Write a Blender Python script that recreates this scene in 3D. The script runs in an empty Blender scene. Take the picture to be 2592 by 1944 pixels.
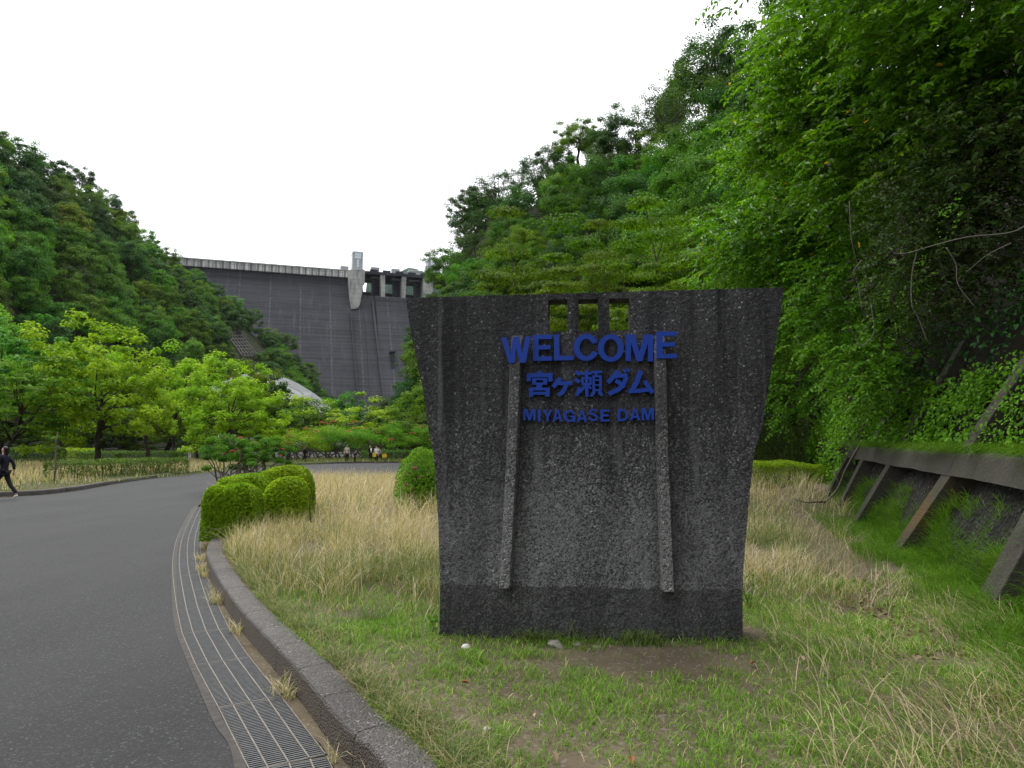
import bpy, bmesh, math, random
import numpy as np
from mathutils import Vector, Matrix, noise as mnoise

# ------------------------------------------------------------------ camera, sky, sun
S = bpy.context.scene
COL = S.collection
F, HORIZON, H = 1797.0, 1131.0, 1.6          # focal length in px of the 2592 px wide photo, horizon row, eye height
PITCH = math.atan((HORIZON - 972) / F)
cd = bpy.data.cameras.new('camera'); cam = bpy.data.objects.new('camera', cd); COL.objects.link(cam)
cd.sensor_width = 36; cd.lens = 36 * F / 2592; cd.clip_end = 6000; cd.clip_start = 0.05
cam.location = (0, 0, H); cam.rotation_euler = (math.pi / 2 + PITCH, 0, 0)
S.camera = cam

SUN_AZ, SUN_EL = math.radians(-45), math.radians(66)
sun_dir = Vector((math.sin(SUN_AZ) * math.cos(SUN_EL), math.cos(SUN_AZ) * math.cos(SUN_EL), math.sin(SUN_EL)))
W = bpy.data.worlds.new('World'); S.world = W; W.use_nodes = True
wn, wl = W.node_tree.nodes, W.node_tree.links
bg = wn['Background']
sky = wn.new('ShaderNodeTexSky'); sky.sky_type = 'NISHITA'; sky.sun_disc = False
sky.sun_elevation = SUN_EL; sky.sun_rotation = SUN_AZ; sky.dust_density = 3.0
tc = wn.new('ShaderNodeTexCoord')
dot = wn.new('ShaderNodeVectorMath'); dot.operation = 'DOT_PRODUCT'
wl.new(tc.outputs['Generated'], dot.inputs[0]); dot.inputs[1].default_value = (-0.25, 0.32, 0.914)
mr = wn.new('ShaderNodeMapRange'); mr.interpolation_type = 'SMOOTHSTEP'
mr.inputs[1].default_value = -0.25; mr.inputs[2].default_value = 1.0; mr.inputs[3].default_value = 4.5; mr.inputs[4].default_value = 22.0
wl.new(dot.outputs['Value'], mr.inputs[0])
cl = wn.new('ShaderNodeVectorMath'); cl.operation = 'SCALE'; cl.inputs[0].default_value = (0.985, 1.0, 1.02)
wl.new(mr.outputs[0], cl.inputs['Scale'])
mx = wn.new('ShaderNodeMixRGB'); mx.inputs[0].default_value = 0.9
wl.new(sky.outputs[0], mx.inputs[1]); wl.new(cl.outputs[0], mx.inputs[2])
wl.new(mx.outputs[0], bg.inputs['Color']); bg.inputs['Strength'].default_value = 0.1

ld = bpy.data.lights.new('sun', 'SUN'); ld.energy = 2.0; ld.angle = math.radians(40); ld.color = (1, 0.96, 0.9)
lo = bpy.data.objects.new('sun', ld); COL.objects.link(lo)
lo.rotation_euler = sun_dir.to_track_quat('Z', 'Y').to_euler()
S.view_settings.view_transform = 'Standard'; S.view_settings.look = 'None'
S.view_settings.exposure = 0.2; S.view_settings.gamma = 1.0
S.cycles.max_bounces = 6; S.cycles.diffuse_bounces = 2; S.cycles.glossy_bounces = 2
S.cycles.transmission_bounces = 2; S.cycles.transparent_max_bounces = 4

# ------------------------------------------------------------------ measuring helpers
cp, sp = math.cos(PITCH), math.sin(PITCH)
def ray(px, py):
    u, v = (px - 1296) / F, (972 - py) / F
    return Vector((u, cp - v * sp, sp + v * cp))
EYE = Vector((0, 0, H))
def ground(px, py, z=0.0):
    r = ray(px, py); return EYE + r * ((z - H) / r.z)
def at(px, py, Y):
    r = ray(px, py); return EYE + r * (Y / r.y)
def hit(px, py, p0, n):
    r = ray(px, py); return EYE + r * ((p0 - EYE).dot(n) / r.dot(n))
def elev(py, px, Y):
    return at(px, py, Y).z

# ------------------------------------------------------------------ object helpers
def tag(o, label=None, cat=None, group=None, kind=None):
    if label: o['label'] = label
    if cat: o['category'] = cat
    if group: o['group'] = group
    if kind: o['kind'] = kind
    return o
def link(name, me, mat=None, parent=None):
    o = bpy.data.objects.new(name, me); COL.objects.link(o)
    if mat is not None and me is not None and len(me.materials) == 0: me.materials.append(mat)
    if parent is not None: o.parent = parent
    return o
def thing(name, label, cat, loc=(0, 0, 0), rz=0.0, group=None):
    o = bpy.data.objects.new(name, None); COL.objects.link(o); o.empty_display_size = 0.2
    o.location = loc; o.rotation_euler = (0, 0, rz)
    return tag(o, label, cat, group)
def pmesh(name, V, Fs, smooth=False):
    me = bpy.data.meshes.new(name); me.from_pydata([tuple(v) for v in V], [], [tuple(f) for f in Fs]); me.update()
    if smooth: me.polygons.foreach_set('use_smooth', [True] * len(me.polygons))
    return me
def npmesh(name, V, groups, tint=None, smooth=False):
    """V (N,3); groups: list of (M,k) index arrays; tint per face"""
    me = bpy.data.meshes.new(name); V = np.asarray(V, np.float32)
    me.vertices.add(len(V)); me.vertices.foreach_set('co', V.ravel())
    loops = np.concatenate([g.ravel() for g in groups]).astype(np.int32)
    sizes = np.concatenate([np.full(len(g), g.shape[1]) for g in groups]).astype(np.int32)
    me.loops.add(len(loops)); me.loops.foreach_set('vertex_index', loops)
    me.polygons.add(len(sizes)); me.polygons.foreach_set('loop_start', np.concatenate([[0], np.cumsum(sizes)[:-1]]).astype(np.int32))
    if tint is not None:
        a = me.attributes.new('tint', 'FLOAT', 'FACE'); a.data.foreach_set('value', np.asarray(tint, np.float32))
    me.update(calc_edges=True)
    if smooth: me.polygons.foreach_set('use_smooth', np.ones(len(sizes), bool))
    return me
class MB:
    """collects shapes of one mesh"""
    def __init__(s): s.V, s.F = [], []
    def add(s, V, Fs):
        b = len(s.V); s.V += [Vector(v) for v in V]; s.F += [tuple(i + b for i in f) for f in Fs]
    def hexa(s, p):   # 8 points: bottom 4 ccw, top 4 ccw
        s.add(p, [(3, 2, 1, 0), (4, 5, 6, 7), (0, 1, 5, 4), (1, 2, 6, 5), (2, 3, 7, 6), (3, 0, 4, 7)])
    def box(s, x0, x1, y0, y1, z0, z1):
        s.hexa([(x0, y0, z0), (x1, y0, z0), (x1, y1, z0), (x0, y1, z0), (x0, y0, z1), (x1, y0, z1), (x1, y1, z1), (x0, y1, z1)])
    def beam(s, a, b, w, h, up=Vector((0, 0, 1))):
        a, b = Vector(a), Vector(b); d = (b - a).normalized(); r = d.cross(up)
        if r.length < 1e-4: r = d.cross(Vector((0, 1, 0)))
        r.normalize(); u = r.cross(d); r *= w / 2; u *= h / 2
        s.hexa([a - r - u, b - r - u, b + r - u, a + r - u, a - r + u, b - r + u, b + r + u, a + r + u])
    def tube(s, pts, rad, n=6, cap=True):
        pts = [Vector(p) for p in pts]; b = len(s.V); N = len(pts); ref = Vector((0.31, 0.77, 0.55))
        for i, p in enumerate(pts):
            d = (pts[min(i + 1, N - 1)] - pts[max(i - 1, 0)])
            d = d.normalized() if d.length > 1e-9 else Vector((0, 0, 1))
            u = d.cross(ref); u = u.normalized() if u.length > 1e-3 else d.orthogonal().normalized(); v = d.cross(u)
            r = rad[i] if hasattr(rad, '__len__') else rad
            for k in range(n):
                a = 2 * math.pi * k / n; s.V.append(p + u * (math.cos(a) * r) + v * (math.sin(a) * r))
        for i in range(N - 1):
            for k in range(n):
                k2 = (k + 1) % n; s.F.append((b + i * n + k, b + i * n + k2, b + (i + 1) * n + k2, b + (i + 1) * n + k))
        if cap:
            s.F.append(tuple(b + k for k in range(n))[::-1]); s.F.append(tuple(b + (N - 1) * n + k for k in range(n)))
    def prism(s, outline, d):   # outline: list of Vector ccw seen from front, extruded by vector d backwards
        n = len(outline); b = len(s.V); s.V += [Vector(p) for p in outline] + [Vector(p) + d for p in outline]
        s.F.append(tuple(range(b, b + n))); s.F.append(tuple(range(b + 2 * n - 1, b + n - 1, -1)))
        for i in range(n):
            j = (i + 1) % n; s.F.append((b + j, b + i, b + n + i, b + n + j))
    def mesh(s, name, smooth=False): return pmesh(name, s.V, s.F, smooth)
    def build(s, name, mat, parent=None, smooth=False, bevel=0):
        o = link(name, s.mesh(name, smooth), mat, parent)
        if bevel:
            m = o.modifiers.new('bevel', 'BEVEL'); m.width = bevel; m.segments = 2; m.limit_method = 'ANGLE'
        return o
def triangulated(me):
    bm = bmesh.new(); bm.from_mesh(me); bmesh.ops.triangulate(bm, faces=bm.faces[:]); bm.to_mesh(me); bm.free(); return me
def copy_tree(o):
    kids = list(o.children); c = o.copy(); COL.objects.link(c)
    for ch in kids:
        k = ch.copy(); COL.objects.link(k); k.parent = c
    return c

# ------------------------------------------------------------------ materials
class NT:
    def __init__(s, name):
        s.m = bpy.data.materials.new(name); s.m.use_nodes = True; s.n = s.m.node_tree.nodes; s.l = s.m.node_tree.links
        s.b = s.n['Principled BSDF']; s.out = s.n['Material Output']; s.b.inputs['Specular IOR Level'].default_value = 0.3
    def new(s, t, **kw):
        o = s.n.new(t)
        for k, v in kw.items(): setattr(o, k, v)
        return o
    def coord(s, kind='Object', scale=(1, 1, 1)):
        t = s.new('ShaderNodeTexCoord'); m = s.new('ShaderNodeMapping'); s.l.new(t.outputs[kind], m.inputs[0]); m.inputs['Scale'].default_value = scale; return m.outputs[0]
    def noise(s, vec, scale, detail=4, rough=0.55):
        t = s.new('ShaderNodeTexNoise'); s.l.new(vec, t.inputs['Vector']); t.inputs['Scale'].default_value = scale; t.inputs['Detail'].default_value = detail; t.inputs['Roughness'].default_value = rough; return t.outputs['Fac']
    def vor(s, vec, scale, out='Distance', feature='F1'):
        t = s.new('ShaderNodeTexVoronoi', feature=feature); s.l.new(vec, t.inputs['Vector']); t.inputs['Scale'].default_value = scale; return t.outputs[out]
    def ramp(s, fac, stops, interp='LINEAR'):
        r = s.new('ShaderNodeValToRGB'); r.color_ramp.interpolation = interp; e = r.color_ramp.elements
        while len(e) < len(stops): e.new(0.5)
        for i, (p, c) in enumerate(stops):
            e[i].position = p; e[i].color = (c, c, c, 1) if not hasattr(c, '__len__') else (*c, 1)
        s.l.new(fac, r.inputs[0]); return r.outputs[0]
    def mix(s, fac, a, b, mode='MIX'):
        m = s.new('ShaderNodeMixRGB', blend_type=mode)
        for i, v in enumerate((fac, a, b)):
            if hasattr(v, 'node'): s.l.new(v, m.inputs[i])
            elif hasattr(v, '__len__'): m.inputs[i].default_value = (*v, 1)
            else: m.inputs[i].default_value = v if i == 0 else (v, v, v, 1)
        return m.outputs[0]
    def math(s, op, a, b=0.0, c=None):
        m = s.new('ShaderNodeMath', operation=op)
        for i, v in enumerate((a, b) if c is None else (a, b, c)):
            if hasattr(v, 'node'): s.l.new(v, m.inputs[i])
            else: m.inputs[i].default_value = v
        return m.outputs[0]
    def sep(s, vec):
        m = s.new('ShaderNodeSeparateXYZ'); s.l.new(vec, m.inputs[0]); return m.outputs
    def color(s, c):
        if hasattr(c, 'node'): s.l.new(c, s.b.inputs['Base Color'])
        else: s.b.inputs['Base Color'].default_value = (*c, 1)
    def rough(s, v):
        if hasattr(v, 'node'): s.l.new(v, s.b.inputs['Roughness'])
        else: s.b.inputs['Roughness'].default_value = v
    def bump(s, h, strength=0.5, dist=0.01):
        b = s.new('ShaderNodeBump'); b.inputs['Strength'].default_value = strength; b.inputs['Distance'].default_value = dist
        s.l.new(h, b.inputs['Height']); s.l.new(b.outputs[0], s.b.inputs['Normal'])
def plain(name, c, rough=0.6, metal=0.0, var=0.0, scale=8.0):
    t = NT(name)
    if var:
        n = t.noise(t.coord(), scale, 5); t.color(t.mix(1.0, t.ramp(n, [(0.3, 1 - var), (0.7, 1 + var)]), c, 'MULTIPLY'))
    else: t.color(c)
    t.rough(rough); t.b.inputs['Metallic'].default_value = metal; return t.m
def leafmat(name, stops, transl=0.35, rough=0.5, obvar=0.25, spec=0.12):
    """stops: [(tint, colour)], tint is a per-leaf random number"""
    t = NT(name); a = t.new('ShaderNodeAttribute', attribute_name='tint'); c = t.ramp(a.outputs['Fac'], stops)
    if obvar:
        oi = t.new('ShaderNodeObjectInfo'); hs = t.new('ShaderNodeHueSaturation')
        r = oi.outputs['Random']; t.l.new(t.math('MULTIPLY_ADD', r, 0.05 * obvar * 4, 0.5 - 0.025 * obvar * 4), hs.inputs['Hue'])
        r2 = t.math('FRACT', t.math('MULTIPLY', r, 37.17)); t.l.new(t.math('MULTIPLY_ADD', r2, 2 * obvar, 1 - obvar), hs.inputs['Value'])
        t.l.new(c, hs.inputs['Color']); c = hs.outputs[0]
    t.color(c); t.rough(rough); t.b.inputs['Specular IOR Level'].default_value = spec
    if transl:
        tr = t.new('ShaderNodeBsdfTranslucent'); t.l.new(t.mix(1.0, c, (1.25, 1.3, 0.6), 'MULTIPLY'), tr.inputs[0])
        ms = t.new('ShaderNodeMixShader'); ms.inputs[0].default_value = transl
        t.l.new(t.b.outputs[0], ms.inputs[1]); t.l.new(tr.outputs[0], ms.inputs[2]); t.l.new(ms.outputs[0], t.out.inputs[0])
    return t.m

M = {}
# weathered exposed-aggregate concrete, nearly black with pale stones, paler around the lower middle
def aggregate(name, base, pale, grit, pale_amount, streaks=True, bump=0.8, plinth=None):
    t = NT(name); co = t.coord(); g = t.vor(co, grit, 'Color'); gr = t.sep(g)[0]; d = t.vor(co, grit)
    big = t.noise(co, 1.1, 6, 0.6); fine = t.noise(co, 55, 4)
    z = t.sep(co)[2]
    dark = t.mix(t.ramp(big, [(0.35, 0), (0.7, 1)]), tuple(v * 0.55 for v in base), tuple(v * 1.35 for v in base))
    c = t.mix(t.ramp(fine, [(0.35, 0), (0.75, 0.55)]), dark, tuple(v * 0.7 for v in pale))
    amt = t.math('MULTIPLY', t.ramp(t.math('ADD', t.math('MULTIPLY', t.math('ABSOLUTE', t.math('SUBTRACT', z, 0.9)), -0.55), t.math('ADD', t.math('MULTIPLY', big, 0.9), 0.38)), [(0.22, 0.1), (0.72, 1)]), pale_amount)
    c = t.mix(t.math('MULTIPLY', t.math('GREATER_THAN', gr, t.math('SUBTRACT', 1.0, t.math('MULTIPLY', amt, 0.42))), t.math('MULTIPLY_ADD', t.sep(g)[1], 0.75, 0.15)), c, pale)
    c = t.mix(t.math('GREATER_THAN', gr, 0.992), c, tuple(v * 1.5 for v in pale))
    if streaks:
        st = t.noise(t.coord('Object', (7, 7, 0.35)), 1.0, 5, 0.65)
        hi = t.ramp(t.math('MULTIPLY', z, 0.4), [(0.25, 0), (0.9, 1)])
        c = t.mix(t.math('MULTIPLY', t.ramp(st, [(0.5, 0), (0.64, 1)]), t.math('MULTIPLY', hi, 0.8)), c, tuple(v * 0.33 for v in base))
        st2 = t.noise(t.coord('Object', (9, 9, 0.3)), 1.3, 3, 0.5)
        c = t.mix(t.math('MULTIPLY', t.ramp(st2, [(0.58, 0), (0.72, 1)]), 0.5), c, tuple(v * 0.9 for v in pale))
        st3 = t.noise(t.coord('Object', (2.2, 2.2, 0.5)), 1.0, 6, 0.7); c = t.mix(t.ramp(st3, [(0.42, 0.5), (0.6, 0)]), c, tuple(v * 0.5 for v in base))
    if plinth:
        edge = t.math('ADD', z, t.math('MULTIPLY', t.noise(co, 14, 4), 0.08)); c = t.mix(t.math('MULTIPLY', t.math('LESS_THAN', edge, plinth + 0.035), 0.42), c, tuple(v * 1.0 for v in base))
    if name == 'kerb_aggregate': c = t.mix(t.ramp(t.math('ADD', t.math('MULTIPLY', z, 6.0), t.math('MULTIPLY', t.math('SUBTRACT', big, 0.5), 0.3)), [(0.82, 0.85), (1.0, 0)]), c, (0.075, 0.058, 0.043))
    t.color(c); t.rough(0.85 if name != 'kerb_aggregate' else 0.5)
    t.bump(t.math('ADD', t.math('MULTIPLY', d, -0.9), t.math('MULTIPLY', fine, 0.8)), bump, 0.012); return t.m
M['sign'] = aggregate('dark_aggregate', (0.03, 0.03, 0.0312), (0.21, 0.21, 0.212), 88, 1.9, bump=0.5, plinth=0.55)
M['sign_rib'] = aggregate('worn_aggregate', (0.055, 0.055, 0.056), (0.25, 0.248, 0.245), 88, 1.9, False, plinth=0.0)
M['kerb'] = aggregate('kerb_aggregate', (0.055, 0.048, 0.043), (0.17, 0.155, 0.145), 85, 1.0, False, 1.0)
M['blue'] = plain('blue_paint', (0.007, 0.048, 0.35), 0.45)
def asphalt():
    t = NT('asphalt'); co = t.coord(); big = t.noise(co, 0.35, 5, 0.6); fine = t.noise(co, 60, 5, 0.7)
    c = t.mix(t.ramp(big, [(0.35, 0), (0.65, 1)]), (0.0135, 0.0135, 0.0145), (0.021, 0.021, 0.023))
    g = t.sep(t.vor(co, 95, 'Color'))
    c = t.mix(t.math('MULTIPLY', t.math('GREATER_THAN', g[0], 0.8), 0.6), c, (0.052, 0.052, 0.054))
    c = t.mix(t.math('MULTIPLY', t.math('LESS_THAN', g[1], 0.22), 0.6), c, (0.010, 0.010, 0.011))
    c = t.mix(t.math('GREATER_THAN', g[2], 0.985), c, (0.08, 0.08, 0.08))
    crk = t.vor(t.coord('Object', (0.35, 0.35, 0.35)), 1.0, 'Distance', 'DISTANCE_TO_EDGE'); c = t.mix(t.math('MULTIPLY', t.math('LESS_THAN', t.math('ADD', crk, t.math('MULTIPLY', t.noise(co, 5, 4), 0.02)), 0.0125), t.ramp(t.noise(co, 0.25, 2), [(0.45, 0), (0.6, 0.7)])), c, (0.008, 0.008, 0.008))
    tire = t.noise(t.coord('Object', (1.2, 0.12, 1)), 0.6, 3); c = t.mix(t.ramp(tire, [(0.45, 0), (0.7, 0.35)]), c, (0.04, 0.04, 0.042))
    c = t.mix(t.math('MULTIPLY', t.ramp(t.noise(t.coord('Object', (1, 0.4, 1)), 0.9, 6, 0.7), [(0.55, 0), (0.7, 1)]), 0.35), c, (0.013, 0.0125, 0.013))
    t.color(c); t.rough(0.7); t.b.inputs['Specular IOR Level'].default_value = 0.22
    t.bump(t.math('ADD', t.math('MULTIPLY', t.vor(co, 95), -0.6), fine), 0.6, 0.006); return t.m
M['asphalt'] = asphalt()
def soil(name, a, b, c3):
    t = NT(name); co = t.coord(); n = t.noise(co, 1.6, 8, 0.65); f = t.noise(co, 45, 5, 0.7)
    c = t.mix(t.ramp(n, [(0.35, 0), (0.65, 1)]), a, b); c = t.mix(t.ramp(f, [(0.5, 0), (0.75, 0.7)]), c, c3)
    if name != 'bank_earth': g = t.sep(t.vor(co, 60, 'Color'))[0]; c = t.mix(t.math('MULTIPLY', t.math('GREATER_THAN', g, 0.93), 0.5), c, (0.22, 0.2, 0.17))
    t.color(c); t.rough(0.95); t.b.inputs['Specular IOR Level'].default_value = 0.1; t.bump(t.math('ADD', f, n), 0.7, 0.02); return t.m
M['soil'] = soil('lawn_soil', (0.085, 0.068, 0.047), (0.15, 0.122, 0.083), (0.06, 0.062, 0.028))
M['bank'] = soil('bank_earth', (0.011, 0.009, 0.006), (0.02, 0.017, 0.011), (0.012, 0.016, 0.006))
M['hill'] = soil('forest_floor', (0.015, 0.022, 0.008), (0.028, 0.03, 0.014), (0.02, 0.035, 0.01))
M['bark'] = plain('bark', (0.055, 0.045, 0.035), 0.9, var=0.4, scale=14)
M['bark_pale'] = plain('pale_bark', (0.13, 0.115, 0.095), 0.9, var=0.35, scale=30)
M['twig'] = plain('twig', (0.05, 0.038, 0.025), 0.9)
# ------------------------------------------------------------------ foliage generators
def unit(v): return v / np.maximum(np.linalg.norm(v, axis=-1, keepdims=True), 1e-9)
def rdirs(rng, n): return unit(rng.normal(size=(n, 3)))
UP = np.array([0, 0, 1.0])
def leaves(C, N, A, L, Wd, rich=False, fold=0.25):
    """C centres, N normals, A axes (not yet perpendicular), L lengths, Wd widths -> V, groups"""
    A = unit(A - N * np.sum(A * N, 1, keepdims=True)); Sd = np.cross(A, N); L = np.asarray(L).reshape(-1, 1) * np.ones((len(C), 1)); Wd = np.asarray(Wd).reshape(-1, 1) * np.ones((len(C), 1))
    b = C - A * L * 0.5; t = C + A * L * 0.5 - N * L * 0.12; i = np.arange(len(C)).reshape(-1, 1)
    if not rich:
        m = C - A * L * 0.05 + N * Wd * fold; V = np.stack([b, m + Sd * Wd * 0.5, t, m - Sd * Wd * 0.5], 1).reshape(-1, 3); i = i * 4
        return V, [np.concatenate([i + np.array([[0, 1, 2]]), i + np.array([[0, 2, 3]])])]
    l1 = C - A * L * 0.22 + N * Wd * fold; l2 = C + A * L * 0.16 + N * Wd * fold * 0.8
    V = np.stack([b, l1 + Sd * Wd * 0.5, l2 + Sd * Wd * 0.42, t, l2 - Sd * Wd * 0.42, l1 - Sd * Wd * 0.5], 1).reshape(-1, 3); i = i * 6
    return V, [np.concatenate([i + np.array([[0, 1, 2, 3]]), i + np.array([[0, 3, 4, 5]])])]
def crown_clumps(rng, n, rx, rz, zc, low=-0.55, inner=0.5, lump=0.22, box=0.6):
    d = rdirs(rng, n * 3); d = d[d[:, 2] > low][:n]
    ph = rng.uniform(0, 6.28, 6)
    k = 1 + lump * (np.sin(3 * np.arctan2(d[:, 1], d[:, 0]) + ph[0]) * 0.6 + np.sin(4.1 * d[:, 2] + ph[1]) * 0.5 + np.sin(5 * d[:, 0] + ph[2]) * 0.4)
    d2 = d / (np.abs(d) ** 3).sum(1, keepdims=True) ** (1 / 3) ; r = (inner + (1 - inner) * rng.random(len(d)) ** 0.6) * k; dd_ = d * (1 - box) + d2 * box
    return dd_ * np.array([rx, rx, rz]) * r[:, None] + np.array([0, 0, zc]), d
def crown_mesh(name, rng, C, D, per, cr, flat, L, Wd, rich=False, upb=0.9, outb=0.5, rnd=0.6, shade_top=0.3):
    n = len(C); per = int(per)
    crs = cr * rng.uniform(0.65, 1.3, n)
    dd = rdirs(rng, n * per).reshape(n, per, 3); dd[..., 2] = dd[..., 2] * 0.75 + 0.12 if flat > 0.6 else np.abs(dd[..., 2]) * 0.9 - 0.25 * rng.random((n, per))
    off = dd * (rng.random((n, per, 1)) ** 0.45) * crs[:, None, None] * np.array([1, 1, flat])
    P = (C[:, None, :] + off).reshape(-1, 3); dd = dd.reshape(-1, 3); Do = np.repeat(D, per, 0)
    N = unit(UP * upb + dd * outb + Do * 0.25 + rng.normal(size=P.shape) * rnd * 0.6)
    A = unit(dd + rng.normal(size=P.shape) * 0.7 - UP * 0.35)
    Ls = L * rng.uniform(0.7, 1.3, len(P)); V, g = leaves(P, N, A, Ls, Ls * Wd, rich)
    tint = np.clip(np.repeat(rng.random(n), per) * 0.55 + rng.random(len(P)) * 0.45, 0, 1)
    return npmesh(name, V, g, np.concatenate([tint, tint]))
def trunk_mb(rng, C, h0, r0, zc, lean=(0, 0), nb=9, fork=0.35):
    mb = MB(); top = Vector((lean[0] * 0.6, lean[1] * 0.6, zc)); pts = [Vector((0, 0, -0.3 * h0))]
    for i in range(1, 7):
        s = i / 6; pts.append(Vector((lean[0] * s * s, lean[1] * s * s, 0)) * 0.6 + Vector((rng.normal() * 0.02 * zc, rng.normal() * 0.02 * zc, zc * s)))
    mb.tube(pts, [r0 * 1.25] + [r0 * (1 - 0.75 * i / 6) for i in range(1, 7)], 7)
    idx = rng.choice(len(C), min(nb, len(C)), replace=False)
    for j in idx:
        e = Vector(C[j]); s = rng.uniform(fork, 0.85); b = pts[0].lerp(pts[-1], s); k = min(int(s * 6), 5); b = pts[k].lerp(pts[k + 1], s * 6 - k)
        mid = b.lerp(e, 0.5) + Vector((0, 0, -0.06 * zc)) + Vector(rng.normal(size=3)) * 0.04 * zc
        mb.tube([b, b.lerp(mid, 0.5) + Vector((0, 0, 0.01)), mid, e], [r0 * 0.5, r0 * 0.38, r0 * 0.26, r0 * 0.08], 5)
    return mb
def tree_proto(name, label, cat, seed, mat, group=None, n=26, per=150, box=0.6, rx=1.0, rz=0.85, zc=1.3, cr=0.34, flat=0.6, L=0.11, Wd=0.6, r0=0.07, low=-0.5, inner=0.5, lump=0.22, upb=0.9, outb=0.5, rich=False, lean=(0, 0), nb=9, bark='bark', rnd=0.6):
    rng = np.random.default_rng(seed); C, D = crown_clumps(rng, n, rx, rz, zc, low, inner, lump, box)
    if lean[0] or lean[1]: C = C + np.array([lean[0] * 0.6, lean[1] * 0.6, 0])
    t = thing(name, label, cat, group=group)
    trunk_mb(rng, C, zc * 0.4, r0, zc, lean, nb).build('trunk', M[bark], t, True)
    link('crown', crown_mesh('crown', rng, C, D, per, cr, flat, L, Wd, rich, upb, outb, rnd), M[mat], t)
    return t
def blades(rng, P, h, w, lean, tint, segs=3, droop=1.0, az=None):
    n = len(P); az = rng.uniform(0, 2 * math.pi, n) if az is None else az; ax = np.stack([np.cos(az), np.sin(az), np.zeros(n)], 1)
    fa = az + math.pi / 2 + rng.uniform(-0.7, 0.7, n); sd = np.stack([np.cos(fa), np.sin(fa), np.zeros(n)], 1)
    h = h[:, None]; w = w[:, None]; lean = lean[:, None]; rows = []
    for k in range(segs + 1):
        s = k / segs
        c = P + UP * h * (s - 0.35 * droop * lean * s ** 3) + ax * h * lean * (0.35 * s + 0.65 * s * s)
        wk = w * (1 - s) ** 0.6 * 0.5 if k < segs else None
        if k < segs: rows += [c - sd * wk, c + sd * wk]
        else: rows.append(c)
    V = np.stack(rows, 1).reshape(-1, 3); m = 2 * segs + 1; i = (np.arange(n) * m).reshape(-1, 1)
    q = np.concatenate([i + np.array([[2 * k, 2 * k + 1, 2 * k + 3, 2 * k + 2]]) for k in range(segs - 1)]) if segs > 1 else None
    tr = i + np.array([[2 * segs - 2, 2 * segs - 1, 2 * segs]])
    gs = ([q] if q is not None else []) + [tr]; return V, gs, np.tile(tint, segs)
def blade_obj(name, mat, sets, parent=None):
    """sets of (V, groups, tint), all with the same number of segments"""
    Vs, G, T, b = [], {}, {}, 0
    for V, gs, ti in sets:
        n0 = 0
        for g in gs:
            G.setdefault(g.shape[1], []).append(g + b); T.setdefault(g.shape[1], []).append(ti[n0:n0 + len(g)]); n0 += len(g)
        Vs.append(V); b += len(V)
    ks = sorted(G, reverse=True)
    return link(name, npmesh(name, np.concatenate(Vs), [np.concatenate(G[k]) for k in ks], np.concatenate([np.concatenate(T[k]) for k in ks])), mat, parent)

G3 = lambda a, b, c: [(0.0, a), (0.5, b), (1.0, c)]
M['leaf_dark'] = leafmat('leaf_dark', G3((0.0234, 0.06757, 0.01814), (0.04012, 0.1056, 0.02041), (0.07522, 0.1618, 0.02495)), 0.3)
M['leaf_mid'] = leafmat('leaf_mid', G3((0.04441, 0.12, 0.01344), (0.07671, 0.1889, 0.01536), (0.1413, 0.264, 0.02112)), 0.35)
M['leaf_bright'] = leafmat('leaf_bright', G3((0.0693, 0.1788, 0.01152), (0.1155, 0.2612, 0.01152), (0.2002, 0.3575, 0.0192)), 0.4)
M['leaf_olive'] = leafmat('leaf_olive', G3((0.06078, 0.1122, 0.00864), (0.1033, 0.165, 0.00864), (0.158, 0.2376, 0.01512)), 0.35)
M['leaf_layer'] = leafmat('leaf_layer', G3((0.05687, 0.1232, 0.00648), (0.1056, 0.2029, 0.00756), (0.1787, 0.2898, 0.01296)), 0.35)
M['leaf_park'] = leafmat('leaf_park', G3((0.131, 0.265, 0.01188), (0.2182, 0.3786, 0.01386), (0.3491, 0.5047, 0.02475)), 0.4, obvar=0.15)
M['leaf_maple'] = leafmat('leaf_maple', G3((0.0455, 0.132, 0.008), (0.078, 0.204, 0.008), (0.156, 0.3, 0.015)), 0.4, obvar=0.15)
M['leaf_near'] = leafmat('leaf_near', [(0, (0.04256, 0.1158, 0.006)), (0.4, (0.08512, 0.2161, 0.008)), (0.75, (0.149, 0.3164, 0.01)), (0.97, (0.2554, 0.4168, 0.015)), (1, (0.76, 0.4631, 0.02))], 0.4, 0.4, obvar=0.1, spec=0.35)
M['leaf_azalea'] = leafmat('leaf_azalea', G3((0.1085, 0.2127, 0.0072), (0.217, 0.3544, 0.0096), (0.3473, 0.4962, 0.018)), 0.3, obvar=0.08)
M['leaf_hedge'] = leafmat('leaf_hedge', G3((0.0325, 0.078, 0.0096), (0.0585, 0.13, 0.012), (0.1105, 0.208, 0.0168)), 0.25, obvar=0.15)
M['leaf_herb'] = leafmat('leaf_herb', G3((0.0525, 0.1502, 0.0108), (0.09, 0.231, 0.0126), (0.15, 0.3234, 0.018)), 0.35, obvar=0)
M['straw'] = leafmat('straw', [(0, (0.0759, 0.1317, 0.03575)), (0.3, (0.1645, 0.2108, 0.06256)), (0.45, (0.3795, 0.3161, 0.1878)), (0.8, (0.5566, 0.4544, 0.3039)), (1, (0.759, 0.6586, 0.5363))], 0.3, 0.6, obvar=0)
M['grass'] = leafmat('grass', [(0, (0.08576, 0.182, 0.01829)), (0.5, (0.156, 0.3142, 0.03049)), (0.82, (0.2495, 0.4135, 0.05336)), (0.9, (0.499, 0.4466, 0.1982)), (1, (0.6549, 0.5789, 0.3049))], 0.35, 0.5, obvar=0)
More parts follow.
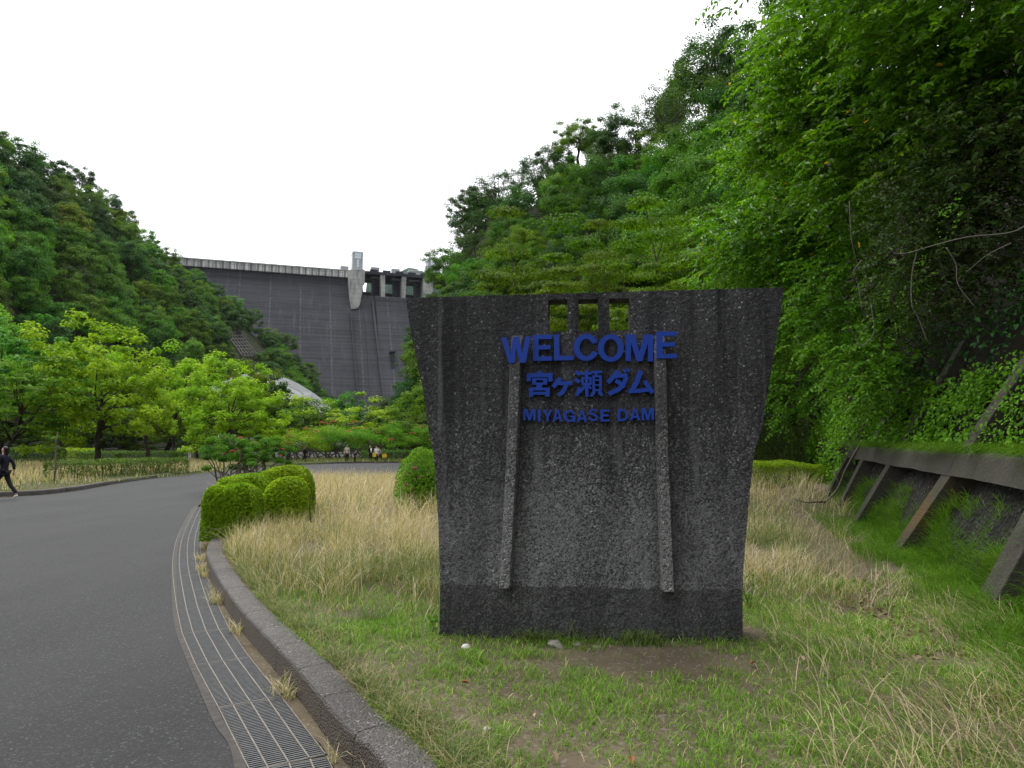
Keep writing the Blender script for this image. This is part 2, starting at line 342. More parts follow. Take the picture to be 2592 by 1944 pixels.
M['grass_fine'] = leafmat('grass_fine', G3((0.05225, 0.1323, 0.01), (0.08883, 0.2079, 0.014), (0.1672, 0.2835, 0.03)), 0.35, 0.5, obvar=0)
M['petal_red'] = leafmat('petal_red', G3((0.3, 0.06, 0.04), (0.38, 0.08, 0.06), (0.45, 0.14, 0.08)), 0.3, obvar=0)
M['petal_pink'] = leafmat('petal_pink', G3((0.45, 0.04, 0.2), (0.6, 0.08, 0.32), (0.65, 0.15, 0.4)), 0.3, obvar=0)
M['petal_white'] = leafmat('petal_white', G3((0.6, 0.6, 0.5), (0.7, 0.7, 0.62), (0.8, 0.8, 0.75)), 0.3, obvar=0)

# ------------------------------------------------------------------ ground, road, drain, kerb
KF = [(0.75, -1.5), (0.1, 1.6), (-0.55, 3.30), (-0.85, 3.78), (-1.29, 4.57), (-1.72, 5.3), (-2.2, 6.1), (-2.66, 6.9), (-3.43, 8.35), (-4.32, 10.2), (-5.05, 12.3), (-5.9, 14.4), (-7.3, 17.4), (-8.6, 20.2), (-9.6, 23.5), (-9.9, 26.5)]
GL = [(0.3, -1.5), (-0.45, 1.6), (-1.33, 3.71), (-1.71, 4.35), (-2.36, 5.46), (-2.99, 6.58), (-3.85, 8.33), (-4.75, 10.24), (-5.8, 12.6), (-7.0, 15.6), (-8.15, 18.48), (-8.8, 20.3)]
GR = [(0.75, -1.5), (-0.0, 1.6), (-0.89, 3.71), (-1.15, 4.16), (-1.62, 4.95), (-2.16, 5.8), (-2.78, 6.94), (-3.38, 8.1), (-4.29, 9.9), (-5.15, 11.78), (-6.34, 14.56), (-7.51, 17.49), (-8.35, 19.7)]
def spline(pts, n):
    pts = [np.array(p, float) for p in pts]; P = [2 * pts[0] - pts[1]] + pts + [2 * pts[-1] - pts[-2]]; out = []
    for i in range(1, len(P) - 2):
        for k in range(n):
            t = k / n; a, b, c, d = P[i - 1:i + 3]
            out.append(0.5 * ((2 * b) + (c - a) * t + (2 * a - 5 * b + 4 * c - d) * t * t + (3 * b - a - 3 * c + d) * t ** 3))
    out.append(P[-2]); return np.array(out)
def resample(P, step):
    d = np.concatenate([[0], np.cumsum(np.linalg.norm(np.diff(P, axis=0), axis=1))]); n = max(2, int(round(d[-1] / step)) + 1); s = np.linspace(0, d[-1], n)
    return np.stack([np.interp(s, d, P[:, k]) for k in range(P.shape[1])], 1)
kf = resample(spline(KF, 8), 0.12); gl = spline(GL, 8); gr = spline(GR, 8)
def x_of(curve, y): return np.interp(y, curve[:, 1], curve[:, 0])
ISL_N = [(-9.9, 26.5), (-9.4, 28.5), (-6, 30.5), (0, 32), (8, 33.5), (16, 35)]     # far shore of the planted island
E_ = 4.0
link('ground', pmesh('ground', [(-900, -150, -0.32), (900, -150, -0.32), (900, 1200, -0.32), (-900, 1200, -0.32)], [(0, 1, 2, 3)]), M['hill'])['kind'] = 'structure'
isl = spline(ISL_N, 6)
out = [(-90, -12), (0.3 + 2.6, -12)] + [tuple(p) for p in gl] + [(-9.35, 21.6), (-9.85, 23.5), (-10.1, 26.5)] + [tuple(p) for p in isl[2:]] + [(60, 48), (60, 140), (-90, 140)]
rd = MB(); rd.add([(x, y, 0) for x, y in out], [tuple(range(len(out)))])
tag(link('road', triangulated(rd.mesh('road')), M['asphalt']), kind='structure')
# soil strip between drain and kerb, the trench under the gratings
ys = np.linspace(-1.5, 19.7, 90); st = MB(); tr = MB(); nst = len(ys)
off = lambda y: 0.02
st.add([(x_of(gr, y), y, -0.004) for y in ys] + [(x_of(kf, y) + 0.1, y, 0.006) for y in ys], [(i, nst + i, nst + i + 1, i + 1) for i in range(nst - 1)])
tag(st.build('gutter_soil', M['soil']), kind='structure')
tr.add([(x_of(gl, y), y, 0.0) for y in ys] + [(x_of(gl, y), y, -0.28) for y in ys] + [(x_of(gr, y), y, -0.28) for y in ys] + [(x_of(gr, y), y, -0.004) for y in ys],
       [(i + nst * k, i + nst * (k + 1), i + 1 + nst * (k + 1), i + 1 + nst * k) for k in range(3) for i in range(nst - 1)])
M['trench'] = plain('wet_concrete', (0.05, 0.045, 0.04), 0.8, var=0.4)
tag(tr.build('drain_channel', M['trench']), kind='structure')
edge = MB(); gm = (gl[:-3])
n_ = len(gm); nrm = np.gradient(gm, axis=0); nrm = np.stack([-nrm[:, 1], nrm[:, 0]], 1); nrm = unit(nrm)
e0 = gm; e1 = gm + nrm * 0.055
edge.add([(x, y, 0.004) for x, y in e0] + [(x, y, 0.004) for x, y in e1], [(i, n_ + i, n_ + i + 1, i + 1) for i in range(n_ - 1)])
M['edge'] = plain('channel_edge', (0.05, 0.045, 0.04), 0.8, var=0.35, scale=20)
tag(edge.build('channel_edge', M['edge']), kind='structure')
# gratings: one panel after another
M['steel'] = plain('galvanised_steel', (0.17, 0.155, 0.135), 0.6, 0.3, var=0.25, scale=25)
M['steel_bar'] = plain('dull_steel', (0.12, 0.122, 0.124), 0.5, 0.35, var=0.2, scale=18)
mid = resample(np.array([[(x_of(gl, y) + x_of(gr, y)) / 2, y] for y in np.linspace(-1.0, 19.6, 120)]), 0.02)
PL = 1.0; GW = 0.375
def grate_meshes():
    a = MB(); b = MB()
    for k in range(40):
        y = -PL / 2 + 0.02 + k * (PL - 0.04) / 39; a.box(-GW / 2 + 0.006, GW / 2 - 0.006, y - 0.0045, y + 0.0045, -0.03, -0.002)
    for x, w in ((-GW / 2, 0.006), (-GW / 4 - 0.01, 0.008), (0.0, 0.008), (GW / 4 + 0.01, 0.008), (GW / 2, 0.006)):
        b.box(x - w / 2, x + w / 2, -PL / 2 + 0.003, PL / 2 - 0.003, -0.034, 0.003)
    for y in (-PL / 2 + 0.006, PL / 2 - 0.006): b.box(-GW / 2 + 0.004, GW / 2 - 0.004, y - 0.0025, y + 0.0025, -0.032, -0.001)
    return a, b
ga, gb = grate_meshes()
g0 = thing('drain_grate', 'steel drain grating panel in the curved gutter strip beside the road', 'drain grate', group='drain gratings along the kerb')
gb.build('frame', M['steel'], g0); ga.build('cross_bars', M['steel_bar'], g0)
i = 0; first = True; d = np.concatenate([[0], np.cumsum(np.linalg.norm(np.diff(mid, axis=0), axis=1))]); s = 0.0; gi = 0
while s + PL < d[-1]:
    a = np.array([np.interp(s, d, mid[:, k]) for k in (0, 1)]); b = np.array([np.interp(s + PL, d, mid[:, k]) for k in (0, 1)])
    o = g0 if first else copy_tree(g0); first = False; c = (a + b) / 2; v = b - a
    o.location = (c[0], c[1], 0.004); o.rotation_euler = (0.0, 0.0, math.atan2(-v[0], v[1])); s += PL + 0.004; gi += 1
# kerb: swept section, exposed aggregate, rounded front edge
def sweep_kerb(name, line, prof, mat, joints=None):
    t = np.gradient(line, axis=0); nr = unit(np.stack([t[:, 1], -t[:, 0]], 1)); mb = MB(); m = len(prof); V = []; Fs = []
    for i, p in enumerate(line):
        g = 0.006 if joints is not None and joints[i] else 0.0
        for (u, z) in prof:
            u, z = u + (g if u < 0.1 else -g), z - g
            j = mnoise.noise(Vector((p[0] * 9, p[1] * 9, z * 9 + u * 9))) * 0.004
            V.append((p[0] + nr[i][0] * (u + j), p[1] + nr[i][1] * (u + j), z + j))
    for i in range(len(line) - 1):
        for k in range(m - 1): Fs.append((i * m + k, i * m + k + 1, (i + 1) * m + k + 1, (i + 1) * m + k))
    return tag(link(name, pmesh(name, V, Fs, False), mat), kind='structure')
kfull = np.concatenate([kf, resample(isl[1:], 0.3)])
KP = [(-0.012, -0.05), (-0.006, 0.04), (-0.002, 0.1), (0.0, 0.15), (0.008, 0.166), (0.024, 0.174), (0.07, 0.178), (0.1, 0.18), (0.15, 0.18), (0.195, 0.178), (0.205, 0.1)]
kd = np.concatenate([[0], np.cumsum(np.linalg.norm(np.diff(kfull, axis=0), axis=1))]); ss, jj = [], []
for v in np.arange(0, kd[-1], 0.1):
    if abs((v + 0.05) % 0.6) < 0.09: ss += [v, v + .045, v + .05, v + .055]; jj += [0, 0, 1, 0]
    else: ss.append(v); jj.append(0)
sweep_kerb('kerb', np.stack([np.interp(ss, kd, kfull[:, k]) for k in (0, 1)], 1), KP, M['kerb'], jj)

# ------------------------------------------------------------------ planted island (lawn) and the bank on its right
TA, TT = Vector((4.03, 6.29, 0.2)), Vector((0.289, 0.957, 0)).normalized(); TM = Vector((0.957, -0.289, 0)); ANG = math.radians(63)
SL = TM * math.cos(ANG) + Vector((0, 0, math.sin(ANG))); SN = TM * -math.sin(ANG) + Vector((0, 0, math.cos(ANG)))     # up the slope, out of the slope
def toe_x(y): return TA.x + (y - TA.y) * TT.x / TT.y
def lawn_z(x, y):
    tx = toe_x(y); r = max(0.0, 1 - (tx - x) / 1.6) if x < tx + 2 else 0
    back = max(0.0, min(1.0, (y - 9) / 14)) * 0.35 * max(0.0, min(1.0, (x - 1.0) / 3))
    gul = -0.10 * math.exp(-((tx - x - 0.75) / 0.35) ** 2) * max(0, min(1, (y - 4.5) / 2))
    return 0.155 + 0.035 * mnoise.noise(Vector((x * 0.8, y * 0.8, 1.7))) * min(1.0, max(0.0, (x - x_of(kf, y) - 0.2))) + 0.06 * min(1.0, r) ** 2 + back + gul
V, Fs, NU = [], [], 60; rows = np.concatenate([np.linspace(-1.5, 12, 60), np.linspace(12.4, 26.5, 26)])
for y in rows:
    a, b = x_of(kf, y) + 0.19, toe_x(y) + 1.2
    for k in range(NU + 1):
        x = a + (b - a) * k / NU; V.append((x, y, lawn_z(x, y)))
for i in range(len(rows) - 1):
    for k in range(NU): q = i * (NU + 1) + k; Fs.append((q, q + 1, q + NU + 2, q + NU + 1))
tag(link('lawn', pmesh('lawn', V, Fs, True), M['soil']), kind='structure')
xa, xb = -9.68, toe_x(26.5) + 1.2; far = [(x, 26.5, 0.15) for x in np.linspace(xa, xb, 30)] + [(x, float(np.interp(x, isl[:, 0], isl[:, 1])) - 0.2, 0.15) for x in np.linspace(-9.4, 15.5, 30)]
tag(link('lawn_end', pmesh('lawn_end', far, [(k, k + 1, 31 + k, 30 + k) for k in range(29)]), M['soil']), kind='structure')
# bank behind the concrete frames: steep face, ledge, then steeper wooded slope
PROF = [(-0.05, -0.1), (0.75, -0.02), (1.0, 0.35), (1.05, 0.85), (0.98, 1.15), (0.98, 1.32), (1.12, 1.55), (1.66, 2.9), (2.62, 4.8), (3.72, 7.0), (5.4, 11), (7.6, 16.5), (11, 22), (21, 30)]
pr = resample(spline(PROF, 6), 0.3); V, Fs = [], []; sy = np.linspace(-6, 34, 130)
for y in sy:
    for (u, z) in pr:
        p = Vector((toe_x(y), y, 0.2)) + TM * u + Vector((0, 0, z)); q = p * 0.7
        n = mnoise.noise(q) * 0.16 + mnoise.noise(q * 3.1) * 0.08 + (mnoise.noise(q * 1.9) * 0.35 + mnoise.noise(q * 4.7) * .12 if z > 3.2 else 0)
        hol = max(0.0, 1 - abs(z - 6.2) / 3.0) ** 0.6 * max(0.0, min(1.0, (16.5 - y) / 4)); p = p + TM * (1.9 * hol)
        V.append(p + SN * n * (1 if z > 0.1 else 0.4) * (1 + max(0, z - 4) * 0.25))
m = len(pr)
for i in range(len(sy) - 1):
    for k in range(m - 1): Fs.append((i * m + k, (i + 1) * m + k, (i + 1) * m + k + 1, i * m + k + 1))
tag(link('bank', pmesh('bank', V, Fs, True), M['bank']), kind='structure')
def bank_pt(y, u, z): return Vector((toe_x(y), y, 0.2)) + TM * u + Vector((0, 0, z))
# ------------------------------------------------------------------ the welcome monument
BZ = 0.15
pL = ground(1112, 1612, BZ); zp = at(1114, 1480, pL.y).z; pR = ground(1880, 1495, zp)
ex = Vector((pR.x - pL.x, pR.y - pL.y, 0)).normalized(); en = Vector((ex.y, -ex.x, 0))      # along the face, out of the face
def lean(z):    # the face flares out towards the plinth like a dam
    k = max(0.0, 1 - max(0.0, z - zp) / 1.5); return -0.16 * (1 - k * k)
def on_face(px, py, proud=0.0):
    o = 0.0
    for _ in range(4): p = hit(px, py, pL + en * (o + proud), en); o = lean(p.z)
    d = p - pL; return d.dot(ex), p.z
EL = [on_face(*p) for p in [(1112, 1612), (1113, 1545), (1114, 1480), (1108, 1294), (1098, 1150), (1086, 1098), (1068, 971), (1041, 849), (1027, 754)]]
ER = [on_face(*p) for p in [(1880, 1612), (1880, 1545), (1880, 1496), (1883, 1418), (1894, 1294), (1908, 1150), (1927, 1093), (1947, 971), (1967, 849), (1985, 727)]]
ztop = (EL[-1][1] + ER[-1][1]) / 2; zl, zr = EL[-1][1], ER[-1][1]
lx = lambda z: float(np.interp(z, [p[1] for p in EL], [p[0] for p in EL])); rx_ = lambda z: float(np.interp(z, [p[1] for p in ER], [p[0] for p in ER]))
wq = [on_face(px, 838)[0] for px in (1388, 1436, 1465, 1515, 1543, 1595)]; wz0, wz1 = on_face(1490, 838)[1], on_face(1490, 757)[1]
zs = np.concatenate([np.linspace(-0.15, zp, 20)[:-1], np.linspace(zp, wz0, 64)[:-1], np.linspace(wz0, wz1, 12)[:-1], np.linspace(wz1, ztop, 7)])
def cols(z):
    a, b = lx(z), rx_(z); o = list(np.linspace(a, wq[0], 36)[:-1])
    for k in range(5): o += list(np.linspace(wq[k], wq[k + 1], 7)[:-1])
    return o + list(np.linspace(wq[5], b, 38))
TH = 0.36; V, Fs = [], []; nc = len(cols(1.0))
for zi, z in enumerate(zs):
    for u in cols(z):
        zz = z + (0 if z < wz1 + 1e-6 else ((zl - ztop) + (zr - zl) * ((u - lx(z)) / (rx_(z) - lx(z)))) * (z - wz1) / (ztop - wz1))
        V.append((u, zz))
win = lambda u, z: wz0 - 1e-6 < z < wz1 - 1e-6 and any(wq[k] - 1e-6 < u < wq[k + 1] - 1e-6 for k in (0, 2, 4))
for i in range(len(zs) - 1):
    for k in range(nc - 1):
        q = i * nc + k
        if not win(V[q][0], zs[i]): Fs.append((q, q + 1, q + nc + 1, q + nc))
sign = thing('welcome_monument', 'dark aggregate concrete slab shaped like a dam with blue lettering, on the lawn', 'monument', (pL.x, pL.y, 0), math.atan2(ex.y, ex.x))
def jit(u, z, s, salt=0.0):
    v = Vector((u * 21 + salt, z * 21, s * 40)); return mnoise.noise(v) * 0.004 + mnoise.noise(v * 2.3) * 0.003
n = len(V); fr, bk = [], []
for (u, z) in V:
    c = -lean(z); j = jit(u, z, 0); fr.append((u + jit(u, z, 0, 9) * 0.8, c - j, z + jit(u, z, 0, 17) * 0.8)); bk.append((u + jit(u, z, 1, 9) * 0.8, TH + 0.0 + j, z + jit(u, z, 1, 17) * 0.8))
cnt = {}
for f in Fs:
    for a, b in zip(f, f[1:] + f[:1]):
        cnt[(a, b)] = 1
side = [(b, a, a + n, b + n) for (a, b) in cnt if (b, a) not in cnt]
link('slab', pmesh('slab', fr + bk, Fs + [tuple(i + n for i in f[::-1]) for f in Fs] + side), M['sign'], sign)
def monument_rib(x0t, x1t, yt, x0b, x1b, yb):
    zt, zb = on_face(x0t, yt)[1], zp + 0.0; V, Fs = [], []; rows = 70; seg = 4
    ut0, ut1, ub0, ub1 = on_face(x0t, yt, 0.08)[0], on_face(x1t, yt, 0.08)[0], on_face(x0b, yb, 0.08)[0], on_face(x1b, yb, 0.08)[0]
    for i in range(rows + 1):
        s = i / rows; z = zb + (zt - zb) * s; a, b = ub0 + (ut0 - ub0) * s, ub1 + (ut1 - ub1) * s; pd = 0.10 if s < 0.93 else 0.10 * (1 - (s - 0.93) / 0.07) + 0.012
        prof = [(a - 0.008, -0.03), (a - 0.004, pd * 0.6), (a + 0.008, pd)] + [(a + (b - a) * q, pd + 0.002) for q in (0.3, 0.6)] + [(b - 0.008, pd), (b + 0.004, pd * 0.6), (b + 0.008, -0.03)]
        for (u, q) in prof: V.append((u + jit(u, z, 3), -lean(z) - q - jit(u, z, 4), z))
    m = 8
    for i in range(rows):
        for k in range(m - 1): Fs.append((i * m + k, i * m + k + 1, (i + 1) * m + k + 1, (i + 1) * m + k))
    Fs.append(tuple(range(m))[::-1]); Fs.append(tuple(rows * m + k for k in range(m)))
    link('rib', pmesh('rib', V, Fs), M['sign_rib'], sign)
monument_rib(1294, 1322, 850, 1264, 1292, 1482)
monument_rib(1657, 1686, 850, 1677, 1707, 1490)
# lettering, each character traced as solid cut-out strokes
class Glyph:
    def __init__(s): s.polys = []
    def poly(s, *p): s.polys.append(list(p)); return s
    def line(s, pts, w):      # thick polyline with mitred joints
        P = [np.array(p, float) for p in pts]; L, R = [], []
        for i in range(len(P)):
            if i == 0: d = P[1] - P[0]; nn = np.array([-d[1], d[0]]) / np.linalg.norm(d)
            elif i == len(P) - 1: d = P[-1] - P[-2]; nn = np.array([-d[1], d[0]]) / np.linalg.norm(d)
            else:
                a = P[i] - P[i - 1]; b = P[i + 1] - P[i]; a = a / np.linalg.norm(a); b = b / np.linalg.norm(b)
                n1, n2 = np.array([-a[1], a[0]]), np.array([-b[1], b[0]]); nn = (n1 + n2); nn = nn / np.linalg.norm(nn); nn = nn / max(0.5, nn.dot(n1))
            L.append(P[i] + nn * w / 2); R.append(P[i] - nn * w / 2)
        for i in range(len(P) - 1): s.polys.append([tuple(L[i]), tuple(L[i + 1]), tuple(R[i + 1]), tuple(R[i])])
        return s
    def ring(s, x0, y0, x1, y1, w, wv=None):
        wv = wv or w; s.poly((x0, y0), (x1, y0), (x1, y0 + wv), (x0, y0 + wv)); s.poly((x0, y1 - wv), (x1, y1 - wv), (x1, y1), (x0, y1))
        s.poly((x0, y0 + wv), (x0 + w, y0 + wv), (x0 + w, y1 - wv), (x0, y1 - wv)); s.poly((x1 - w, y0 + wv), (x1, y0 + wv), (x1, y1 - wv), (x1 - w, y1 - wv)); return s
def arc(cx, cy, rx, ry, a0, a1, n=22): return [(cx + rx * math.cos(math.radians(a0 + (a1 - a0) * i / n)), cy - ry * math.sin(math.radians(a0 + (a1 - a0) * i / n))) for i in range(n + 1)]
def arcband(g, cx, cy, rx, ry, w, wv, a0, a1, n=26):
    o = arc(cx, cy, rx, ry, a0, a1, n); q = arc(cx, cy, rx - w, ry - wv, a0, a1, n)
    for i in range(n): g.polys.append([o[i], o[i + 1], q[i + 1], q[i]])
    return g
def gWo(): return Glyph().poly((0, 0), (.185, 0), (.315, .66), (.405, 0), (.605, 0), (.70, .66), (.815, 0), (1, 0), (.815, 1), (.63, 1), (.50, .45), (.445, 1), (.25, 1))
def gE(): return Glyph().poly((0, 0), (1, 0), (1, .165), (.3, .165), (.3, .40), (.92, .40), (.92, .565), (.3, .565), (.3, .835), (1, .835), (1, 1), (0, 1))
def gL(): return Glyph().poly((0, 0), (.28, 0), (.28, .83), (1, .83), (1, 1), (0, 1))
def gC(): return arcband(Glyph(), .52, .5, .52, .5, .25, .175, 24, 336)
def gO(): return arcband(Glyph(), .5, .5, .5, .5, .23, .165, 0, 360, 40)
def gM(): return Glyph().poly((0, 0), (.32, 0), (.5, .66), (.68, 0), (1, 0), (1, 1), (.81, 1), (.81, .3), (.6, 1), (.4, 1), (.19, .3), (.19, 1), (0, 1))
def gI(): return Glyph().poly((0, 0), (1, 0), (1, 1), (0, 1))
def gY(): return Glyph().poly((0, 0), (.27, 0), (.5, .38), (.73, 0), (1, 0), (.62, .62), (.62, 1), (.38, 1), (.38, .62))
def gA():
    return Glyph().poly((.38, 0), (.5, 0), (.5, .2), (.24, 1), (0, 1)).poly((.5, 0), (.62, 0), (1, 1), (.76, 1), (.5, .2)).poly((.29, .62), (.71, .62), (.76, .79), (.24, .79))
def gG(): return arcband(Glyph(), .52, .5, .52, .5, .24, .17, 28, 330).poly((.54, .46), (1, .46), (1, 1), (.84, 1), (.8, .84), (.8, .62), (.54, .62))
def gS():
    g = Glyph(); arcband(g, .5, .27, .46, .27, .23, .16, 10, 235, 16); arcband(g, .5, .71, .48, .29, .23, .165, -190, 60, 18); g.line([(.2, .36), (.5, .46), (.82, .58)], .17); return g
def gD(): return arcband(Glyph().poly((0, 0), (.26, 0), (.26, 1), (0, 1)).poly((.26, 0), (.5, 0), (.5, .165), (.26, .165)).poly((.26, .835), (.5, .835), (.5, 1), (.26, 1)), .48, .5, .52, .5, .25, .165, -90, 90, 18)
Z4 = 500 / 2212.0
def z4px(x, y): return 1250 + x * Z4, 800 + y * Z4
def put(glyph, fmap, proud, depth, label=None):
    mb = MB()
    for k, P in enumerate(glyph.polys):
        Q = []
        for p in P:
            X, Y = fmap(*p); px, py = z4px(X, Y); u, z = on_face(px, py, proud); Q.append(Vector((u, -lean(z) - proud - 0.0004 * (k % 4), z)))
        a = sum((Q[i].x * Q[(i + 1) % len(Q)].z - Q[(i + 1) % len(Q)].x * Q[i].z) for i in range(len(Q)))
        if a < 0: Q = Q[::-1]
        mb.prism(Q, Vector((0, depth, 0)))
    o = link('letter', triangulated(mb.mesh('letter')), M['blue'], sign)
    if label: o['label'] = label
def box_map(c):   # corners tl, tr, br, bl in zoom px
    tl, tr, br, bl = [np.array(v, float) for v in c]
    return lambda x, y: tuple((tl * (1 - x) + tr * x) * (1 - y) + (bl * (1 - x) + br * x) * y)
for ch, f, c, pr_ in [('W', gWo, ((80, 240), (413, 225), (420, 521), (85, 528)), .115), ('E', gE, ((440, 212), (648, 208), (650, 498), (437, 502)), .05),
                 ('L', gL, ((672, 208), (888, 204), (890, 492), (676, 498)), .05), ('C', gC, ((892, 200), (1165, 200), (1165, 502), (892, 502)), .05),
                 ('O', gO, ((1165, 206), (1455, 206), (1455, 512), (1165, 512)), .05), ('M', gM, ((1480, 208), (1786, 208), (1782, 508), (1476, 504)), .05),
                 ('E', gE, ((1825, 173), (2046, 172), (2050, 471), (1823, 475)), .115)]:
    put(f(), box_map(c), pr_, 0.03, 'raised blue letter ' + ch)
for ch, f, c in [('M', gM, (330, 1040, 467, 1168)), ('I', gI, (493, 1050, 523, 1180)), ('Y', gY, (548, 1047, 657, 1178)), ('A', gA, (657, 1048, 768, 1182)), ('G', gG, (782, 1052, 912, 1186)),
                 ('A', gA, (932, 1054, 1042, 1186)), ('S', gS, (1058, 1040, 1170, 1176)), ('E', gE, (1194, 1048, 1294, 1180)), ('D', gD, (1385, 1042, 1505, 1176)), ('A', gA, (1522, 1036, 1640, 1168)), ('M', gM, (1655, 1030, 1793, 1165))]:
    x0, y0, x1, y1 = c; put(f(), box_map(((x0, y0), (x1, y0), (x1, y1), (x0, y1))), 0.045, 0.028, 'small raised blue letter ' + ch)
idm = lambda x, y: (x, y)
k1 = Glyph().poly((487, 615), (535, 615), (535, 645), (487, 645)).poly((367, 642), (657, 638), (657, 684), (367, 688)).poly((367, 688), (413, 687), (413, 730), (367, 732)).poly((608, 684), (657, 684), (657, 732), (608, 732)).ring(428, 694, 598, 768, 46, 24).poly((480, 768), (545, 768), (535, 800), (470, 800)).ring(393, 800, 626, 880, 46, 32).poly((393, 880), (440, 880), (438, 905), (393, 905)).poly((578, 880), (626, 880), (624, 903), (578, 903))
k2 = Glyph().line([(742, 692), (715, 735), (665, 795)], 48).line([(722, 752), (877, 750)], 42).line([(808, 770), (795, 815), (770, 855), (722, 885)], 46)
k3 = Glyph().line([(912, 622), (968, 655)], 40).line([(905, 708), (962, 738)], 40).line([(965, 800), (945, 850), (925, 892)], 42).line([(975, 645), (1098, 640)], 28).line([(1038, 603), (1042, 904)], 36).ring(982, 682, 1096, 772, 26, 24).line([(1022, 775), (1000, 815), (962, 852)], 28).line([(1058, 778), (1090, 812)], 26).line([(1090, 628), (1214, 624)], 28).line([(1150, 640), (1142, 668)], 30).ring(1104, 664, 1208, 840, 28, 22).line([(1132, 716), (1180, 716)], 18).line([(1132, 772), (1180, 772)], 18).line([(1130, 842), (1088, 896)], 34).line([(1176, 842), (1216, 892)], 36)
k4 = Glyph().line([(1385, 612), (1345, 675), (1275, 745)], 50).line([(1352, 672), (1496, 664)], 44).line([(1486, 680), (1462, 745), (1400, 820), (1285, 872)], 50).line([(1362, 722), (1415, 752), (1462, 800)], 44).line([(1448, 600), (1478, 628)], 30).line([(1488, 588), (1518, 616)], 30)
k5 = Glyph().line([(1648, 612), (1600, 740), (1548, 835)], 54).line([(1508, 842), (1640, 836), (1745, 822)], 44).line([(1690, 728), (1730, 790), (1780, 862)], 48)
for g, nm in ((k1, 'character'), (k2, 'small katakana character'), (k3, 'dense character'), (k4, 'katakana character with two dots'), (k5, 'triangular katakana character')):
    put(g, idm, 0.045, 0.028, 'raised blue Japanese ' + nm)

# ------------------------------------------------------------------ concrete frame on the bank
def conc(name, a, b, stain, joints=False):
    t = NT(name); co = t.coord(); n = t.noise(co, 1.4, 7, 0.65); f = t.noise(co, 30, 4); st = t.noise(t.coord('Object', (3, 3, 0.5)), 1.6, 5, 0.6); st = t.math('ADD', t.math('MULTIPLY', st, 0.6), t.math('MULTIPLY_ADD', t.math('ABSOLUTE', t.math('SUBTRACT', t.sep(co)[2], 0.55)), -0.45, 0.42)) if joints else st
    c = t.mix(t.ramp(n, [(0.3, 0), (0.7, 1)]), a, b); c = t.mix(t.math('MULTIPLY', t.ramp(st, [(0.55, 0), (0.72, 1)]), 0.7), c, stain); c = t.mix(t.ramp(f, [(0.45, 0), (0.8, 0.5)]), c, tuple(v * 1.6 for v in b))
    gm = t.new('ShaderNodeNewGeometry'); up = t.sep(gm.outputs['Normal'])[2]; ms = t.math('MULTIPLY', t.ramp(up, [(0.3, 0), (0.75, 1)]), t.ramp(t.noise(co, 3.2, 6, 0.7), [(0.4, 0), (0.6, 0.8)])); c = t.mix(ms, c, (0.03, 0.045, 0.012))
    t.color(c); t.rough(0.9); t.bump(t.math('ADD', f, n), 0.7, 0.02); return t.m
M['frame'] = conc('weathered_concrete', (0.028, 0.0245, 0.021), (0.05, 0.044, 0.037), (0.014, 0.012, 0.01))
M['frame_rust'] = conc('rust_stained_concrete', (0.03, 0.026, 0.021), (0.052, 0.045, 0.036), (0.10, 0.045, 0.012), True)
rf = thing('retaining_frame', 'weathered concrete rib and beam frame holding the steep bank', 'retaining wall', tuple(TA))
def sl_hit(px, py): return hit(px, py, TA, SN)
def slope_rib(foot, up, top_t, w, mat='frame', dark=None):
    a, b = sl_hit(*foot), sl_hit(*up); d = (b - a).normalized(); mb = MB(); a0 = a - d * 0.7; n = 26; e = a + d * top_t
    for i in range(n + 1):
        p = a0.lerp(e, i / n); side = TT * (w / 2); dp = 1.1 if p.z < 1.35 else 0.5; j = [Vector([mnoise.noise(p * 3 + Vector((k * 7, 0, 0))) * 0.012] * 3) for k in range(4)]
        mb.V += [p - side + j[0], p + side + j[1], p + side - SN * dp + j[2], p - side - SN * dp + j[3]]
    for i in range(n):
        for k in range(4): mb.F.append((i * 4 + k, i * 4 + (k + 1) % 4, i * 4 + 4 + (k + 1) % 4, i * 4 + 4 + k))
    mb.F += [(3, 2, 1, 0), tuple(n * 4 + k for k in range(4))]
    for v in mb.V: v -= TA
    o = mb.build('rib', M[mat], rf, bevel=0.012)
    if mat != 'frame': o['label'] = 'rust stained rib'
slope_rib((2478, 1545), (2592, 1338), 3.5, 0.40)
slope_rib((2243, 1424), (2379, 1225), 3.6, 0.37, 'frame_rust')
slope_rib((2148, 1343), (2248, 1176), 3.7, 0.33)
slope_rib((2112, 1298), (2182, 1162), 3.7, 0.31)
slope_rib((2076, 1284), (2148, 1144), 2.6, 0.24)
bm_ = MB(); prof = [(0.0, 0.0), (0.0, 0.001), (0.0, 0.25), (-0.03, 0.29), (-0.9, 0.29), (-0.9, 0.0)]
b0, b1 = sl_hit(2170, 1161), sl_hit(2592, 1234); BSL = (b1.z - b0.z) / (b1 - b0).xy.length; bd = Vector((b1.x - b0.x, b1.y - b0.y, 0)).normalized(); N = 40; L = (b1 - b0).length * 1.35
for i in range(N + 1):
    p = b0 + bd * (L * i / N - 1.2); p = Vector((p.x, p.y, b0.z + BSL * (L * i / N - 1.2))); sag = -0.012 * abs(math.sin(i / N * L / 2.9 * math.pi)) 
    hn = Vector((SN.x, SN.y, 0)).normalized()
    for (o, z) in prof: bm_.V.append(p + hn * (o + 0.02) - hn * max(0, z) * 0.42 + Vector((0, 0, z + (0 if z > .3 else sag))) + Vector([mnoise.noise(p * 2 + Vector((o * 9, z * 9, 0))) * 0.008] * 3) - TA)
k = len(prof)
